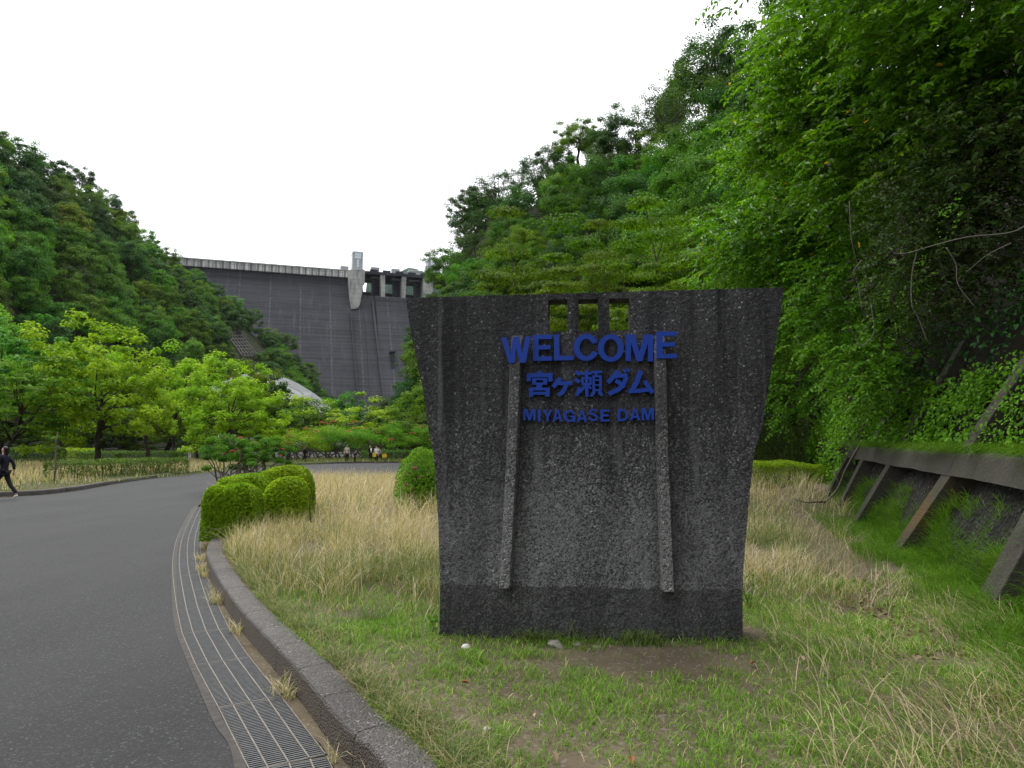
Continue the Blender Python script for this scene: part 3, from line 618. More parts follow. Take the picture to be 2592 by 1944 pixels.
for i in range(N):
    for q in range(k): bm_.F.append((i * k + q, i * k + (q + 1) % k, (i + 1) * k + (q + 1) % k, (i + 1) * k + q))
bm_.F += [tuple(range(k))[::-1], tuple(N * k + q for q in range(k))]
bm_.build('beam', M['frame'], rf)
BEAM_Z = b0.z + 0.29
def beam_z(y): return BEAM_Z + BSL * (b0.y - np.minimum(y, b0.y + 1.2)) / abs(bd.y)
# crumbly stone facing between the near ribs
t = NT('rubble_face'); co = t.coord(); v = t.vor(co, 14); cc = t.sep(t.vor(co, 14, 'Color'))[0]
t.color(t.mix(t.ramp(v, [(0.0, 0.9), (0.35, 0.0)]), (0.012, 0.011, 0.009), t.mix(cc, (0.05, 0.047, 0.042), (0.14, 0.135, 0.125)))); t.rough(0.9); t.bump(t.math('MULTIPLY', v, -1.0), 1.0, 0.05); M['rubble'] = t.m
V, Fs = [], []; ny, nz = 80, 26
for i in range(ny + 1):
    for j in range(nz + 1):
        y = 3.0 + 13 * i / ny; s = -0.4 + 2.0 * j / nz; p = Vector((toe_x(y), y, 0.2)) + SL * s - SN * (0.26 - 0.08 * (1 - j / nz))
        V.append(p + SN * (mnoise.noise(p * 5) * 0.05 + mnoise.noise(p * 1.3) * 0.09) - TA)
for i in range(ny):
    for j in range(nz): q = i * (nz + 1) + j; Fs.append((q, q + nz + 1, q + nz + 2, q + 1))
link('stone_facing', pmesh('stone_facing', V, Fs), M['rubble'], rf)
# ------------------------------------------------------------------ dam
CREST = 97.0
def on_z(px, py, z): return ground(px, py, z)
c0, c1 = on_z(490, 655, CREST), on_z(1079, 700, CREST)
dx = Vector((c1.x - c0.x, c1.y - c0.y, 0)).normalized(); dn = Vector((dx.y, -dx.x, 0))         # along the crest, downstream
DO = Vector((c0.x, c0.y, 0)); DANG = math.atan2(dx.y, dx.x)
def loc(p): q = p - DO; return Vector((q.dot(dx), -q.dot(dn), q.z))
def dface(px, py, slope=0.62, z0=CREST - 9, offs=0.0):      # point on the sloping downstream face, local
    nn = (dn * math.cos(math.atan(slope)) + Vector((0, 0, 1)) * math.sin(math.atan(slope)))
    return loc(hit(px, py, DO + Vector((0, 0, z0)) + dn * offs, nn))
def dvert(px, py, offs=0.0): return loc(hit(px, py, DO + dn * offs, dn))
t = NT('dam_concrete'); co = t.coord(); sx, sy_, sz = t.sep(co)
lift = t.noise(t.coord('Object', (0.012, 0.02, 0.8)), 1.0, 6, 0.75); patch = t.noise(t.coord('Object', (0.05, 0.05, 0.03)), 1.0, 6, 0.65); drip = t.noise(t.coord('Object', (0.5, 0.1, 0.02)), 1.0, 5, 0.65)
c = t.mix(t.ramp(patch, [(0.3, 0), (0.7, 1)]), (0.036, 0.038, 0.046), (0.062, 0.065, 0.075)); c = t.mix(t.ramp(lift, [(0.46, 0), (0.62, 0.6)]), c, (0.022, 0.023, 0.028)); c = t.mix(t.ramp(drip, [(0.55, 0), (0.75, 0.45)]), c, (0.12, 0.12, 0.13))
fz = t.math('FRACT', t.math('MULTIPLY', sz, 0.5)); c = t.mix(t.math('MULTIPLY', t.math('LESS_THAN', fz, 0.14), t.ramp(t.noise(t.coord('Object', (0.08, 0.08, 0.5)), 1.0, 4), [(0.4, 0), (0.65, 0.6)])), c, (0.10, 0.098, 0.095))
jx = t.math('ABSOLUTE', t.math('SUBTRACT', t.math('FRACT', t.math('MULTIPLY', sx, 1 / 15.0)), 0.5)); c = t.mix(t.math('MULTIPLY', t.math('LESS_THAN', jx, 0.022), t.ramp(t.noise(t.coord('Object', (0.06, 1, 0.05)), 1.0, 3), [(0.35, 0.0), (0.7, 0.6)])), c, (0.16, 0.16, 0.17))
t.color(c); t.rough(0.9); t.bump(lift, 0.4, 0.4); M['dam'] = t.m
t = NT('dam_pale'); co = t.coord(); st = t.noise(t.coord('Object', (0.35, 0.35, 0.06)), 1.0, 5, 0.7); fx = t.math('FRACT', t.math('MULTIPLY', t.sep(co)[0], 1 / 3.4))
c = t.mix(t.ramp(st, [(0.4, 0), (0.62, 1)]), (0.75, 0.75, 0.74), (0.36, 0.36, 0.36)); c = t.mix(t.math('MULTIPLY', t.math('LESS_THAN', fx, 0.28), 0.7), c, (0.07, 0.07, 0.075)); c = t.mix(t.math('LESS_THAN', t.math('FRACT', t.math('MULTIPLY', t.sep(co)[2], 0.42)), 0.05), c, (0.15, 0.15, 0.15)); t.color(c); t.rough(0.85); M['dam_band'] = t.m
t = NT('pier_concrete'); co = t.coord(); st = t.noise(t.coord('Object', (0.5, 0.5, 0.12)), 1.0, 6, 0.7)
c = t.mix(t.ramp(st, [(0.42, 0), (0.68, 1)]), (0.46, 0.46, 0.44), (0.18, 0.18, 0.18)); c = t.mix(t.math('MULTIPLY', t.math('LESS_THAN', t.math('FRACT', t.math('MULTIPLY', t.sep(co)[2], 0.4)), 0.07), 0.6), c, (0.12, 0.12, 0.12)); t.color(c); t.rough(0.85); M['pier'] = t.m
M['tower'] = plain('tower_cladding', (0.38, 0.4, 0.42), 0.6, var=0.08, scale=0.6); M['pane'] = plain('window_glass', (0.75, 0.85, 0.9), 0.15); M['steel_dark'] = plain('dark_gate_steel', (0.04, 0.042, 0.055), 0.7, var=0.3, scale=0.3)
M['white_paint'] = plain('white_paint', (0.82, 0.84, 0.87), 0.5, var=0.06, scale=0.8)
dam = thing('dam', 'huge dark grey concrete dam with white parapet across the valley', 'dam', DO, DANG)
xl, xs, xr = dvert(405, 650).x - 40, dvert(884, 690).x, dvert(1079, 700).x + 90
def wall_prof(y_off=0.0): return [(-14, 0.0), (CREST - 4, 0.0), (CREST - 10, 0.0), (-14, -(CREST - 10 + 14) * 0.62)]
zb = -14; yb = -(CREST - 9 - zb) * 0.62; mb = MB()
xsp0, xsp1 = dvert(924, 690).x, dvert(1079, 700).x + 20
def slab(mb, x0, x1, ztop, y_top=0.0, back=9.0):
    yb = -(CREST - 9 - zb) * 0.62; zk = min(ztop, CREST - 9)
    yk = -(CREST - 9 - zk) * 0.62
    P = [(yk + y_top, ztop), (yk + y_top, zk), (yb + y_top, zb), (back, zb), (back, ztop)]; b = len(mb.V); k = len(P)
    mb.V += [Vector((x0, y, z)) for y, z in P] + [Vector((x1, y, z)) for y, z in P]; mb.F += [tuple(range(b, b + k)), tuple(range(b + 2 * k - 1, b + k - 1, -1))]
    for i in range(k): j = (i + 1) % k; mb.F.append((b + j, b + i, b + k + i, b + k + j))
slab(mb, xl, xsp0 - 1.0, CREST - 3.2); zsill = dface(990, 752).z
slab(mb, xsp0 - 1.0, xsp1, zsill, -0.4); slab(mb, xsp1, xr, CREST - 3.2)
# rounded crest of the overflow
V = []; m = 10
for i in range(m + 1):
    a = math.pi / 2 * i / m; V.append((-(CREST - 9 - zsill) * 0.62 - 0.4 - 3.4 * math.sin(a), zsill - 3.6 * (1 - math.cos(a)) + 0.02))
V += [((-(CREST - 9 - 5) * 0.62 - 0.4 - 2.2), 5.0), (-(CREST - 9 - 5) * 0.62 - 0.3, 5.0)]; k = len(V); b = len(mb.V)
mb.V += [Vector((xsp0 + 5, y, z)) for y, z in V] + [Vector((xsp1 - 3, y, z)) for y, z in V]; mb.F += [tuple(range(b, b + k)), tuple(range(b + 2 * k - 1, b + k - 1, -1))]
for i in range(k): j = (i + 1) % k; mb.F.append((b + j, b + i, b + k + i, b + k + j))
mb.build('wall', M['dam'], dam)
# training walls down the face, dark valve opening
mb = MB()
for (p, q) in (((941, 765), (972, 1032)), ((886, 790), (906, 1030))):
    a, b2 = dface(*p), dface(*q); mb.beam(a + Vector((0, -1.2, 0)), b2 + Vector((0, -1.2, 0)), 1.1 if p[0] == 941 else 0.5, 2.8 if p[0] == 941 else 2.0)
mb.build('training_wall', M['dam'], dam)
a, b2 = dface(986, 899), dface(997, 940); o_ = MB(); o_.box(a.x, b2.x, a.y - 7, a.y + 2, b2.z, a.z); o_.build('valve_house', M['steel_dark'], dam)
a, b2 = dface(984, 880), dface(996, 897); o_ = MB(); o_.box(a.x - .4, b2.x + .4, a.y - 7.6, a.y + 2, b2.z + .3, b2.z + 1.2); o_.build('valve_roof', M['dam'], dam)
# white parapet band
mb = MB(); mb.box(xl, xs - 0.2, -1.3, 0.3, CREST - 4.2, CREST - 0.55); mb.box(xsp1, xr, -1.3, 0.3, CREST - 4.2, CREST - 0.55); mb.build('parapet', M['dam_band'], dam)
mb = MB(); mb.box(xl, xs - 0.2, -1.7, 0.5, CREST - 0.55, CREST + 0.05)
for i in range(int((xs - xl) / 3.4)): mb.box(xl + 3.4 * i, xl + 3.4 * i + 0.5, -1.75, -1.3, CREST - 4.0, CREST - 0.56)
mb.build('coping', M['pier'], dam)
# light tongue shaped end pier and the slimmer piers between the gates
Z2 = 700 / 1936.0
def pier(out, depth, front, name='pier'):
    P = [dvert(450 + x * Z2, 600 + y * Z2, front) for x, y in out]; mb = MB(); Q = [Vector((p.x, -front, p.z)) for p in P]
    ar = sum(Q[i].x * Q[(i + 1) % len(Q)].z - Q[(i + 1) % len(Q)].x * Q[i].z for i in range(len(Q)))
    if ar < 0: Q = Q[::-1]
    mb.prism(Q, Vector((0, depth, 0))); link(name, triangulated(mb.mesh(name)), M['pier'], dam)
pier([(1200, 228), (1310, 226), (1310, 320), (1298, 322), (1288, 400), (1278, 462), (1266, 488), (1250, 500), (1215, 504), (1207, 420)], 19, 9.5)
pier([(1418, 252), (1452, 254), (1450, 440), (1424, 440)], 14, 5); pier([(1568, 262), (1602, 264), (1592, 450), (1570, 440)], 14, 5); pier([(1718, 270), (1790, 272), (1780, 470), (1715, 460)], 14, 5)
dk = dvert(450 + 1310 * Z2, 600 + 236 * Z2); dk2 = dvert(450 + 1310 * Z2, 600 + 246 * Z2); zg0 = dvert(450 + 1340 * Z2, 600 + 340 * Z2).z; zg1 = dvert(450 + 1340 * Z2, 600 + 303 * Z2).z
mb = MB(); mb.box(xsp0 - 0.5, xsp1, -5.4, 7, CREST - 2.2, CREST - 0.7); mb.build('bridge_deck', M['dam'], dam)
mb = MB(); mb.box(xsp0 - 0.5, xsp1, 4.5, 7.2, zg1, CREST - 2.2); mb.build('back_beam', M['steel_dark'], dam)
xw = [dvert(450 + x * Z2, 700).x for x in (1310, 1418, 1452, 1568, 1602, 1718)]
for i in range(3): mb = MB(); mb.box(xw[2 * i] - 1, xw[2 * i + 1] + 1, 5.0, 6.0, zsill - 3, zg0 - 2.5); mb.build('gate', M['steel_dark'], dam)
for i in range(3):
    mb = MB(); a, b2 = xw[2 * i], xw[2 * i + 1]; w = b2 - a; mb.box(a + w * 0.48, a + w * 0.62, 0.5, 4.4, zsill - 2, zg1 + 1); mb.box(a + w * 0.62, b2 + 0.5, 2.5, 4.4, zsill - 2, CREST - 2.3); mb.build('gate_guide', M['dam'], dam)
for i in range(7): mb = MB(); x = xsp0 + 2 + i * (xsp1 - xsp0 - 4) / 7.2; mb.box(x, x + 4.2, -5.55, -5.0, CREST - 0.68, CREST + 0.35); mb.build('deck_parapet', M['dam'], dam)
def tower(x0, x1, y0, y1):
    a, b2 = dvert(450 + x0 * Z2, 600 + y1 * Z2), dvert(450 + x1 * Z2, 600 + y0 * Z2); w = b2.x - a.x; h = b2.z - a.z
    mb = MB(); mb.box(a.x, b2.x, -4.0, 4.0, CREST - 4, b2.z); tw = mb.build('gate_tower', M['tower'], dam, bevel=0.12)
    mb = MB(); mb.box(a.x - .15, b2.x + .15, -4.15, 4.15, b2.z - 0.55, b2.z + .1); mb.build('roof_cap', M['white_paint'], tw)
    for r in range(2):
        for q in range(3):
            mb = MB(); mb.box(a.x + w * (0.2 + 0.21 * q), a.x + w * (0.2 + 0.21 * q + 0.19), -4.08, -3.9, b2.z - h * (0.1 + 0.17 * r + 0.155), b2.z - h * (0.1 + 0.17 * r)); mb.build('window', M['pane'], tw)
    for q in range(3):
        mb = MB(); mb.box(a.x + w * 0.42, a.x + w * 0.6, -4.08, -3.9, b2.z - h * (0.62 + 0.15 * q), b2.z - h * (0.5 + 0.15 * q)); mb.build('window', M['pane'], tw)
tower(1218, 1292, 118, 226); tower(1742, 1830, 168, 268)
mb = MB()
for (x0, x1, y0, y1) in ((1142, 1197, 206, 240), (1358, 1414, 214, 232), (1502, 1556, 226, 243), (1622, 1698, 237, 256)):
    a, b2 = dvert(450 + x0 * Z2, 600 + y1 * Z2), dvert(450 + x1 * Z2, 600 + y0 * Z2); mb = MB(); mb.box(a.x, b2.x, 1.0, 4.5, CREST - 3, b2.z); h_ = mb.build('crest_house', M['tower'], dam); mb = MB(); mb.box(a.x - .2, b2.x + .2, .8, 4.7, b2.z, b2.z + .3); mb.build('roof', M['white_paint'], h_)

# ------------------------------------------------------------------ wooded valley sides
def hill(name, sky, D0, D1, px0, px1, R, seed, pw=0.85, bottom=-2.0):
    sx = [p[0] for p in sky]; sy = [p[1] for p in sky]
    skyf = lambda px: float(np.interp(px, sx, sy)); d0 = lambda px: float(np.interp(px, [p[0] for p in D0], [p[1] for p in D0])); d1 = lambda px: float(np.interp(px, [p[0] for p in D1], [p[1] for p in D1]))
    rf_ = lambda px: R * 1.0
    def surf(px, t):
        D = d0(px) + (d1(px) - d0(px)) * t; zr = max(at(px, skyf(px), d1(px)).z - 1.9 * R, 0.5)
        z = bottom + (zr - bottom) * (max(t, 0) ** pw if t <= 1 else 1 - 0.35 * (t - 1)); x = (px - 1296) / F * D * (cp + sp * sp / cp)
        return Vector((x, D, z))
    cs = np.arange(px0, px1 + 1, 14); ts = np.concatenate([[-0.15], np.linspace(0, 1, 22), [1.2, 1.6]]); V = []
    for px in cs:
        for t_ in ts: p = surf(px, t_); nz = mnoise.noise(p * 0.06) * 1.5; V.append(p + Vector((0, 0, nz * min(1, max(0, t_)))))
    m = len(ts); Fs = [(i * m + k, (i + 1) * m + k, (i + 1) * m + k + 1, i * m + k + 1) for i in range(len(cs) - 1) for k in range(m - 1)]
    tag(link(name, pmesh(name, V, Fs, True), M['hill']), kind='structure'); return surf, skyf, d0, d1
LSKY = [(-300, 230), (-100, 290), (0, 318), (60, 345), (100, 372), (150, 388), (200, 428), (240, 450), (290, 492), (330, 528), (355, 562), (390, 588), (420, 618), (470, 640), (510, 680), (587, 735), (640, 780), (700, 826), (745, 850), (765, 880), (800, 935), (830, 985), (860, 1025), (900, 1070)]
RSKY = [(940, 1090), (955, 1080), (975, 1040), (1000, 985), (1030, 930), (1058, 850), (1068, 735), (1085, 690), (1105, 640), (1150, 560), (1180, 482), (1230, 428), (1290, 436), (1340, 400), (1400, 380), (1425, 330), (1450, 288), (1500, 276), (1560, 292), (1600, 298), (1630, 262), (1655, 224), (1690, 216), (1715, 250), (1740, 255), (1780, 190), (1840, 75), (1900, 42), (1960, 28), (2100, -60), (2400, -200)]
RL, RR = 6.4, 4.6
Ls = hill('hill_west', LSKY, [(-300, 90), (0, 105), (480, 170), (900, 290)], [(-300, 150), (0, 185), (480, 290), (740, 318), (900, 325)], -300, 905, RL, 1)
Rs = hill('hill_east', RSKY, [(940, 120), (1070, 85), (1300, 56), (1600, 42), (2400, 27)], [(940, 150), (1070, 140), (1300, 115), (1600, 85), (1900, 62), (2400, 42)], 940, 2400, RR, 2, 0.9, -0.2)
# distant wooded hill seen past the crest
V = [(x, 640 + 60 * math.sin(k), -20) for k, x in enumerate(np.linspace(-500, 300, 60))]
hp = [at(px, py, 620) for px, py in ((930, 700), (975, 700), (1000, 692), (1020, 684), (1035, 680), (1055, 681), (1075, 688), (1100, 705), (1130, 720))]
mb = MB()
for i in range(len(hp) - 1):
    for j in range(6): pass
V = [p + Vector((0, 80 * j, -12 * j if j else 0)) for j in range(2) for p in hp] + [Vector((p.x, p.y - 60, 20)) for p in hp]; k = len(hp)
Fs = [(i, i + 1, k + i + 1, k + i) for i in range(k - 1)] + [(2 * k + i, 2 * k + i + 1, i + 1, i) for i in range(k - 1)]
M['far_hill'] = plain('far_forest', (0.04, 0.075, 0.055), 0.9, var=0.5, scale=0.12)
sub = link('hill_beyond', pmesh('hill_beyond', V, Fs, True), M['far_hill']); sub['kind'] = 'structure'; md = sub.modifiers.new('sub', 'SUBSURF'); md.levels = md.render_levels = 3; md.subdivision_type = 'SIMPLE'
tx = bpy.data.textures.new('rough', 'CLOUDS'); tx.noise_scale = 6; dm = sub.modifiers.new('d', 'DISPLACE'); dm.texture = tx; dm.strength = 5; dm.texture_coords = 'GLOBAL'

# tree kinds for the slopes (unit crowns, scaled per tree)
HP = {}
def hp_(key, seed, mat, **kw): HP[key] = tree_proto('broadleaf_tree', 'x', 'tree', seed, mat, **kw)
far_kw = dict(per=120, n=72, L=0.075, cr=0.25, flat=0.8, lump=0.1, box=.35, nb=6, zc=1.15, rz=1.0, inner=0.35, low=-0.75, upb=0.85, outb=0.75)
hp_('d1', 11, 'leaf_dark', **far_kw); hp_('d2', 12, 'leaf_dark', **{**far_kw, 'flat': 0.8, 'rz': 0.9}); hp_('m1', 13, 'leaf_mid', **far_kw); hp_('m2', 14, 'leaf_mid', **{**far_kw, 'rz': 1.1}); hp_('b1', 15, 'leaf_bright', **far_kw); hp_('o1', 16, 'leaf_olive', **{**far_kw, 'flat': 0.7})
rk = dict(per=220, n=95, L=0.048, cr=0.22, flat=0.8, lump=0.12, box=.35, nb=10, zc=1.15, rz=1.0, inner=0.35, low=-0.75, upb=0.75, outb=0.7)
hp_('D1', 21, 'leaf_dark', **rk); hp_('D2', 22, 'leaf_dark', **{**rk, 'rz': 1.05}); hp_('M1', 23, 'leaf_mid', **rk); hp_('M2', 24, 'leaf_mid', **{**rk, 'flat': 0.75}); hp_('B1', 25, 'leaf_bright', **rk)
hp_('S1', 26, 'leaf_dark', **{**rk, 'per': 80, 'n': 85, 'cr': 0.2, 'lump': 0.12, 'nb': 22, 'inner': 0.4}); hp_('C1', 27, 'leaf_olive', **{**rk, 'rx': 0.5, 'rz': 1.15, 'cr': 0.27, 'n': 80, 'inner': 0.1, 'box': 0.1})
USED = set()
def crown_top(o):
    me = [c for c in o.children if c.name.startswith('crown')][0].data; v = np.empty(len(me.vertices) * 3); me.vertices.foreach_get('co', v); v = v.reshape(-1, 3); return float(np.percentile(v[:, 2], 99.7)), float(np.percentile(np.abs(v[:, :2]), 99))
def plant(key, p, R, rng, label, group, sz=1.0):
    src = HP[key]
    if key in USED: o = copy_tree(src)
    else: o = src; USED.add(key)
    o.location = p; o.rotation_euler = (rng.normal() * 0.06, rng.normal() * 0.06, rng.uniform(0, 6.28)); k = rng.uniform(0.9, 1.12); o.scale = (R * k, R * k, R * sz * rng.uniform(0.9, 1.15)); tag(o, label, 'tree', group)
    return o
def forest(hs, px0, px1, R, seed, kinds, wts, labels, group, bright_low=None, tmin=0.02, skip=None, shift=False):
    surf, skyf, d0, d1 = hs; rng = np.random.default_rng(seed); n = 0
    # skyline row, crown tops on the photographed outline
    px = px0
    while px < px1:
        D = d1(px); r = R * rng.uniform(0.75, 1.1); p = at(px + (0.55 * r / D * F if shift and px < 1330 else (-0.5 * r / D * F if not shift and px > 300 else 0)), skyf(px) + rng.uniform(-4, 10), D); key = rng.choice(kinds, p=wts[0])
        plant(key, Vector((p.x, p.y, p.z - crown_top(HP[key])[0] * r)), r, rng, labels[key], group); n += 1; px += R * 1.3 / D * F
    t_ = 0.93
    while t_ > tmin:
        px = px0 + rng.uniform(0, 40)
        while px < px1:
            tt = t_ + rng.uniform(-0.03, 0.03); p = surf(px, tt); D = p.y; r = R * rng.uniform(0.65, 1.05); w = wts[0] if t_ > 0.6 else wts[1]; key = rng.choice(kinds, p=w)
            if skip is None or not skip(px, tt): plant(key, p + Vector((0, 0, -0.75 * r)), r, rng, labels[key], group); n += 1
            px += R * rng.uniform(1.4, 1.75) / D * F
        pm = (px0 + px1) / 2; ds = (surf(pm, t_) - surf(pm, t_ - 0.05)).length / 0.05; t_ -= R * 1.25 / ds
    return n
def ls_t(px, py):
    return min(np.linspace(0.02, 1, 120), key=lambda t_: abs(py_of(Ls[0](px, t_)) - py))
def py_of(p):
    d = p - EYE; fwd = d.y * cp + d.z * sp; up = -d.y * sp + d.z * cp; return 972 - F * up / fwd
lat_skip = lambda px, t: 555 < px < 665 and 838 < py_of(Ls[0](px, t)) < 960
nl = forest(Ls, -110, 880, RL, 5, ['d1', 'd2', 'm1', 'm2', 'b1', 'o1'], ([.3, .24, .22, .16, .03, .05], [.12, .1, .32, .26, .15, .05]),
    {'d1': 'dark green rounded tree in the forest on the slope left of the dam', 'd2': 'dark green flat-layered tree in the forest on the slope left of the dam', 'm1': 'mid green rounded tree in the forest on the slope left of the dam', 'm2': 'mid green tall tree in the forest on the slope left of the dam', 'b1': 'bright green tree in the forest on the slope left of the dam', 'o1': 'olive green tree in the forest on the slope left of the dam'}, 'trees covering the slope left of the dam', skip=lat_skip, tmin=0.1)
nr = forest(Rs, 960, 1990, RR, 6, ['D1', 'D2', 'M1', 'M2', 'B1', 'S1'], ([.3, .2, .2, .1, .0, .2], [.2, .15, .3, .25, .1, .0]),
    {'D1': 'dark green rounded tree on the steep wooded slope behind the monument', 'D2': 'dark green tall tree on the steep wooded slope behind the monument', 'M1': 'mid green rounded tree on the steep wooded slope behind the monument', 'M2': 'mid green layered tree on the steep wooded slope behind the monument', 'B1': 'bright green tree on the steep wooded slope behind the monument', 'S1': 'sparse open-crowned tree on the steep wooded slope behind the monument'}, 'trees covering the slope behind the monument', shift=True)
rng = np.random.default_rng(77)
def sky_tree(key, px, py, D, R, label, sz=1.0):
    p = at(px, py, D); plant(key, Vector((p.x, p.y, p.z - crown_top(HP[key])[0] * R * sz)), R, rng, label, None, sz)
sky_tree('S1', 1262, 425, 118, 5.5, 'sparse tree with sky showing through, first high crown on the right skyline')
sky_tree('D2', 1398, 380, 104, 4.0, 'dense dark crown standing beside the sparse tree on the right skyline', 1.1)
sky_tree('C1', 1692, 214, 84, 3.9, 'narrow olive conical tree standing up from the right skyline', 1.1)
sky_tree('S1', 1850, 70, 64, 5.4, 'big open-branched tree at the top of the right skyline', 1.1)
sky_tree('D1', 1195, 480, 128, 4.6, 'dark rounded crown at the lower left end of the right skyline')
print('hill trees', nl, nr)
# concrete lattice on the bare patch, pole on the slope
mb = MB(); C_ = [Ls[0](px, ls_t(px, py)) + Vector((0, -2.0, 1.2)) for px, py in ((572, 850), (606, 850), (655, 908), (616, 910))]
for i in range(8): s = i / 7; mb.beam(C_[0].lerp(C_[3], s), C_[1].lerp(C_[2], s), 0.35, 0.35)
for i in range(6): s = i / 5; mb.beam(C_[0].lerp(C_[1], s), C_[3].lerp(C_[2], s), 0.35, 0.35)
M['lattice'] = plain('lattice_concrete', (0.13, 0.12, 0.115), 0.9, var=0.25, scale=0.5)
tag(mb.build('slope_lattice', M['lattice']), 'grey concrete lattice frame on a bare patch of the left slope', 'slope lattice')
yq = Ls[0](494, ls_t(494, 872)).y - 9; p = at(494, 872, yq); q = at(494, 836, yq); mb = MB(); mb.tube([p - Vector((0, 0, 2)), q], 0.2, 8); mb.box(q.x - .5, q.x + .5, q.y - .1, q.y + .1, q.z - 1.2, q.z - 1.0); mb.box(q.x - .35, q.x + .35, q.y - .3, q.y + .3, q.z - 2.6, q.z - 1.5)
tag(mb.build('utility_pole', M['tower']), 'slim pale pole standing among trees on the left slope', 'pole')
# ------------------------------------------------------------------ arch bridge
def arch_rib(Y0, Y1, name, off=0.0):
    pts = []
    for px, py in ((430, 1150), (455, 1095), (500, 1020), (545, 985), (600, 960), (660, 952), (723, 966), (770, 990), (812, 1020), (850, 1062), (885, 1110), (915, 1152)):
        s = (px - 430) / 485; pts.append(at(px, py, Y0 + (Y1 - Y0) * s))
    return [Vector(p) for p in spline(pts, 4)]
br = thing('arch_bridge', 'white steel arch bridge half hidden behind the park trees', 'bridge', at(670, 1150, 130))
BO = br.location.copy(); r1 = arch_rib(118, 132, 'arch'); bdir = (r1[-1] - r1[0]); bdir.z = 0; bdir.normalize(); bs = Vector((-bdir.y, bdir.x, 0)) * 5.5
for o in (Vector(), bs):
    mb = MB()
    P = [p + o - BO for p in r1]; W2, H2 = 0.45, 0.55
    for i, p in enumerate(P):
        d = (P[min(i + 1, len(P) - 1)] - P[max(i - 1, 0)]).normalized(); u = bdir.cross(d).normalized() if False else Vector((-bdir.y, bdir.x, 0)); n = d.cross(u).normalized()
        mb.V += [p - u * W2 - n * H2, p + u * W2 - n * H2, p + u * W2 + n * H2, p - u * W2 + n * H2]
    for i in range(len(P) - 1):
        for k in range(4): mb.F.append((i * 4 + k, i * 4 + 4 + k, i * 4 + 4 + (k + 1) % 4, i * 4 + (k + 1) % 4))
    ob = link('arch_rib', mb.mesh('arch_rib'), M['white_paint'], br)
for i in range(6, len(r1) - 5, 6):
    mb = MB(); mb.beam(r1[i] - BO, r1[i] + bs - BO, 0.9, 1.1); mb.build('cross_strut', M['white_paint'], br)
mb = MB(); zd = 5.0; a, b2 = r1[0] + (r1[0] - r1[-1]) * 0.02, r1[-1] + (r1[-1] - r1[0]) * 0.1; a, b2 = Vector((a.x, a.y, 2.6)), Vector((b2.x, b2.y, 2.6)); mb.beam(a + bs * .5 - BO, b2 + bs * .5 - BO, 7.5, 1.2); mb.build('deck', M['tower'], br)
mb = MB()
for i in range(4, len(r1) - 4, 3): mb.tube([r1[i] - BO, Vector((r1[i].x, r1[i].y, 3.0)) - BO], 0.07, 5)
mb.build('hangers', M['white_paint'], br)
mb = MB(); zt = at(740, 1005, 128).z; pa, pb = at(700, 1003, 126), at(787, 1008, 128); mb.beam(pa - BO, Vector((pb.x, pb.y, pa.z)) - BO, 0.8, 0.9); mb.build('top_beam', M['white_paint'], br)
# parapet wall with railing along the river
pw = thing('parapet_wall', 'low grey parapet wall with dark top rail behind the park trees', 'wall', at(500, 1131, 100)); PO = pw.location.copy()
mb = MB(); A, B = Vector((-95, 92, 0)), Vector((-22, 108, 0)); mb.beam(A + Vector((0, 0, .35)) - PO, B + Vector((0, 0, .35)) - PO, 0.3, 0.9); mb.build('wall', M['tower'], pw)
mb = MB(); mb.beam(A + Vector((0, 0, 1.55)) - PO, B + Vector((0, 0, 1.55)) - PO, 0.12, 0.12); mb.beam(A + Vector((0, 0, 1.2)) - PO, B + Vector((0, 0, 1.2)) - PO, 0.06, 0.06); mb.build('top_rail', M['steel_dark'], pw)
mb = MB()
for i in range(38): p = A.lerp(B, i / 37) - PO; mb.beam(p + Vector((0, 0, .8)), p + Vector((0, 0, 1.5)), 0.08, 0.08)
mb.build('rail_posts', M['steel_dark'], pw)
mb = MB(); p, q = at(845, 1151, 98), at(915, 1152, 98); mb.beam(p, Vector((q.x, q.y, p.z)), 0.15, 0.18); mb.beam(p - Vector((0, 0, 1.2)), p, 0.15, 0.15, Vector((0, 1, 0))); mb.beam(Vector((q.x, q.y, p.z)) - Vector((0, 0, 1.2)), Vector((q.x, q.y, p.z)), 0.15, 0.15, Vector((0, 1, 0)))
tag(mb.build('guard_rail', M['white_paint']), 'short white guard rail behind the walkers in the park', 'guard rail')

# ------------------------------------------------------------------ park beyond the road: ground, kerb, hedges, trees
FK = [(-30, 17.5), (-22, 20.5), (-16.4, 23.0), (-15.9, 25.6), (-17.2, 31.3), (-18.6, 38.8), (-20.2, 50), (-20.0, 60), (-17.5, 68), (-12, 73.5), (-4, 77), (12, 80), (45, 82)]
FK = [(-45, 16.0), (-30, 19.0), (-20, 21.6), (-16.2, 23.2), (-15.9, 26.0), (-17.3, 31.5), (-18.6, 38.8), (-20.0, 50), (-19.8, 60), (-17.0, 68), (-12, 73.5), (-4, 77), (12, 80), (45, 82)]
fk = resample(spline(FK, 8), 0.5)
KP2 = [(0.02, -0.05), (0.0, 0.12), (-0.015, 0.15), (-0.03, 0.16), (-0.13, 0.162), (-0.15, 0.1)]
M['kerb_far'] = plain('old_kerb', (0.085, 0.08, 0.075), 0.9, var=0.35, scale=3)
tline = np.gradient(fk, axis=0); nrm = unit(np.stack([-tline[:, 1], tline[:, 0]], 1)); V, Fs = [], []; m = len(KP2)
for p, nn in zip(fk, nrm):
    for u, z in KP2: V.append((p[0] - nn[0] * u, p[1] - nn[1] * u, z))
for i in range(len(fk) - 1):
    for k in range(m - 1): Fs.append((i * m + k, (i + 1) * m + k, (i + 1) * m + k + 1, i * m + k + 1))
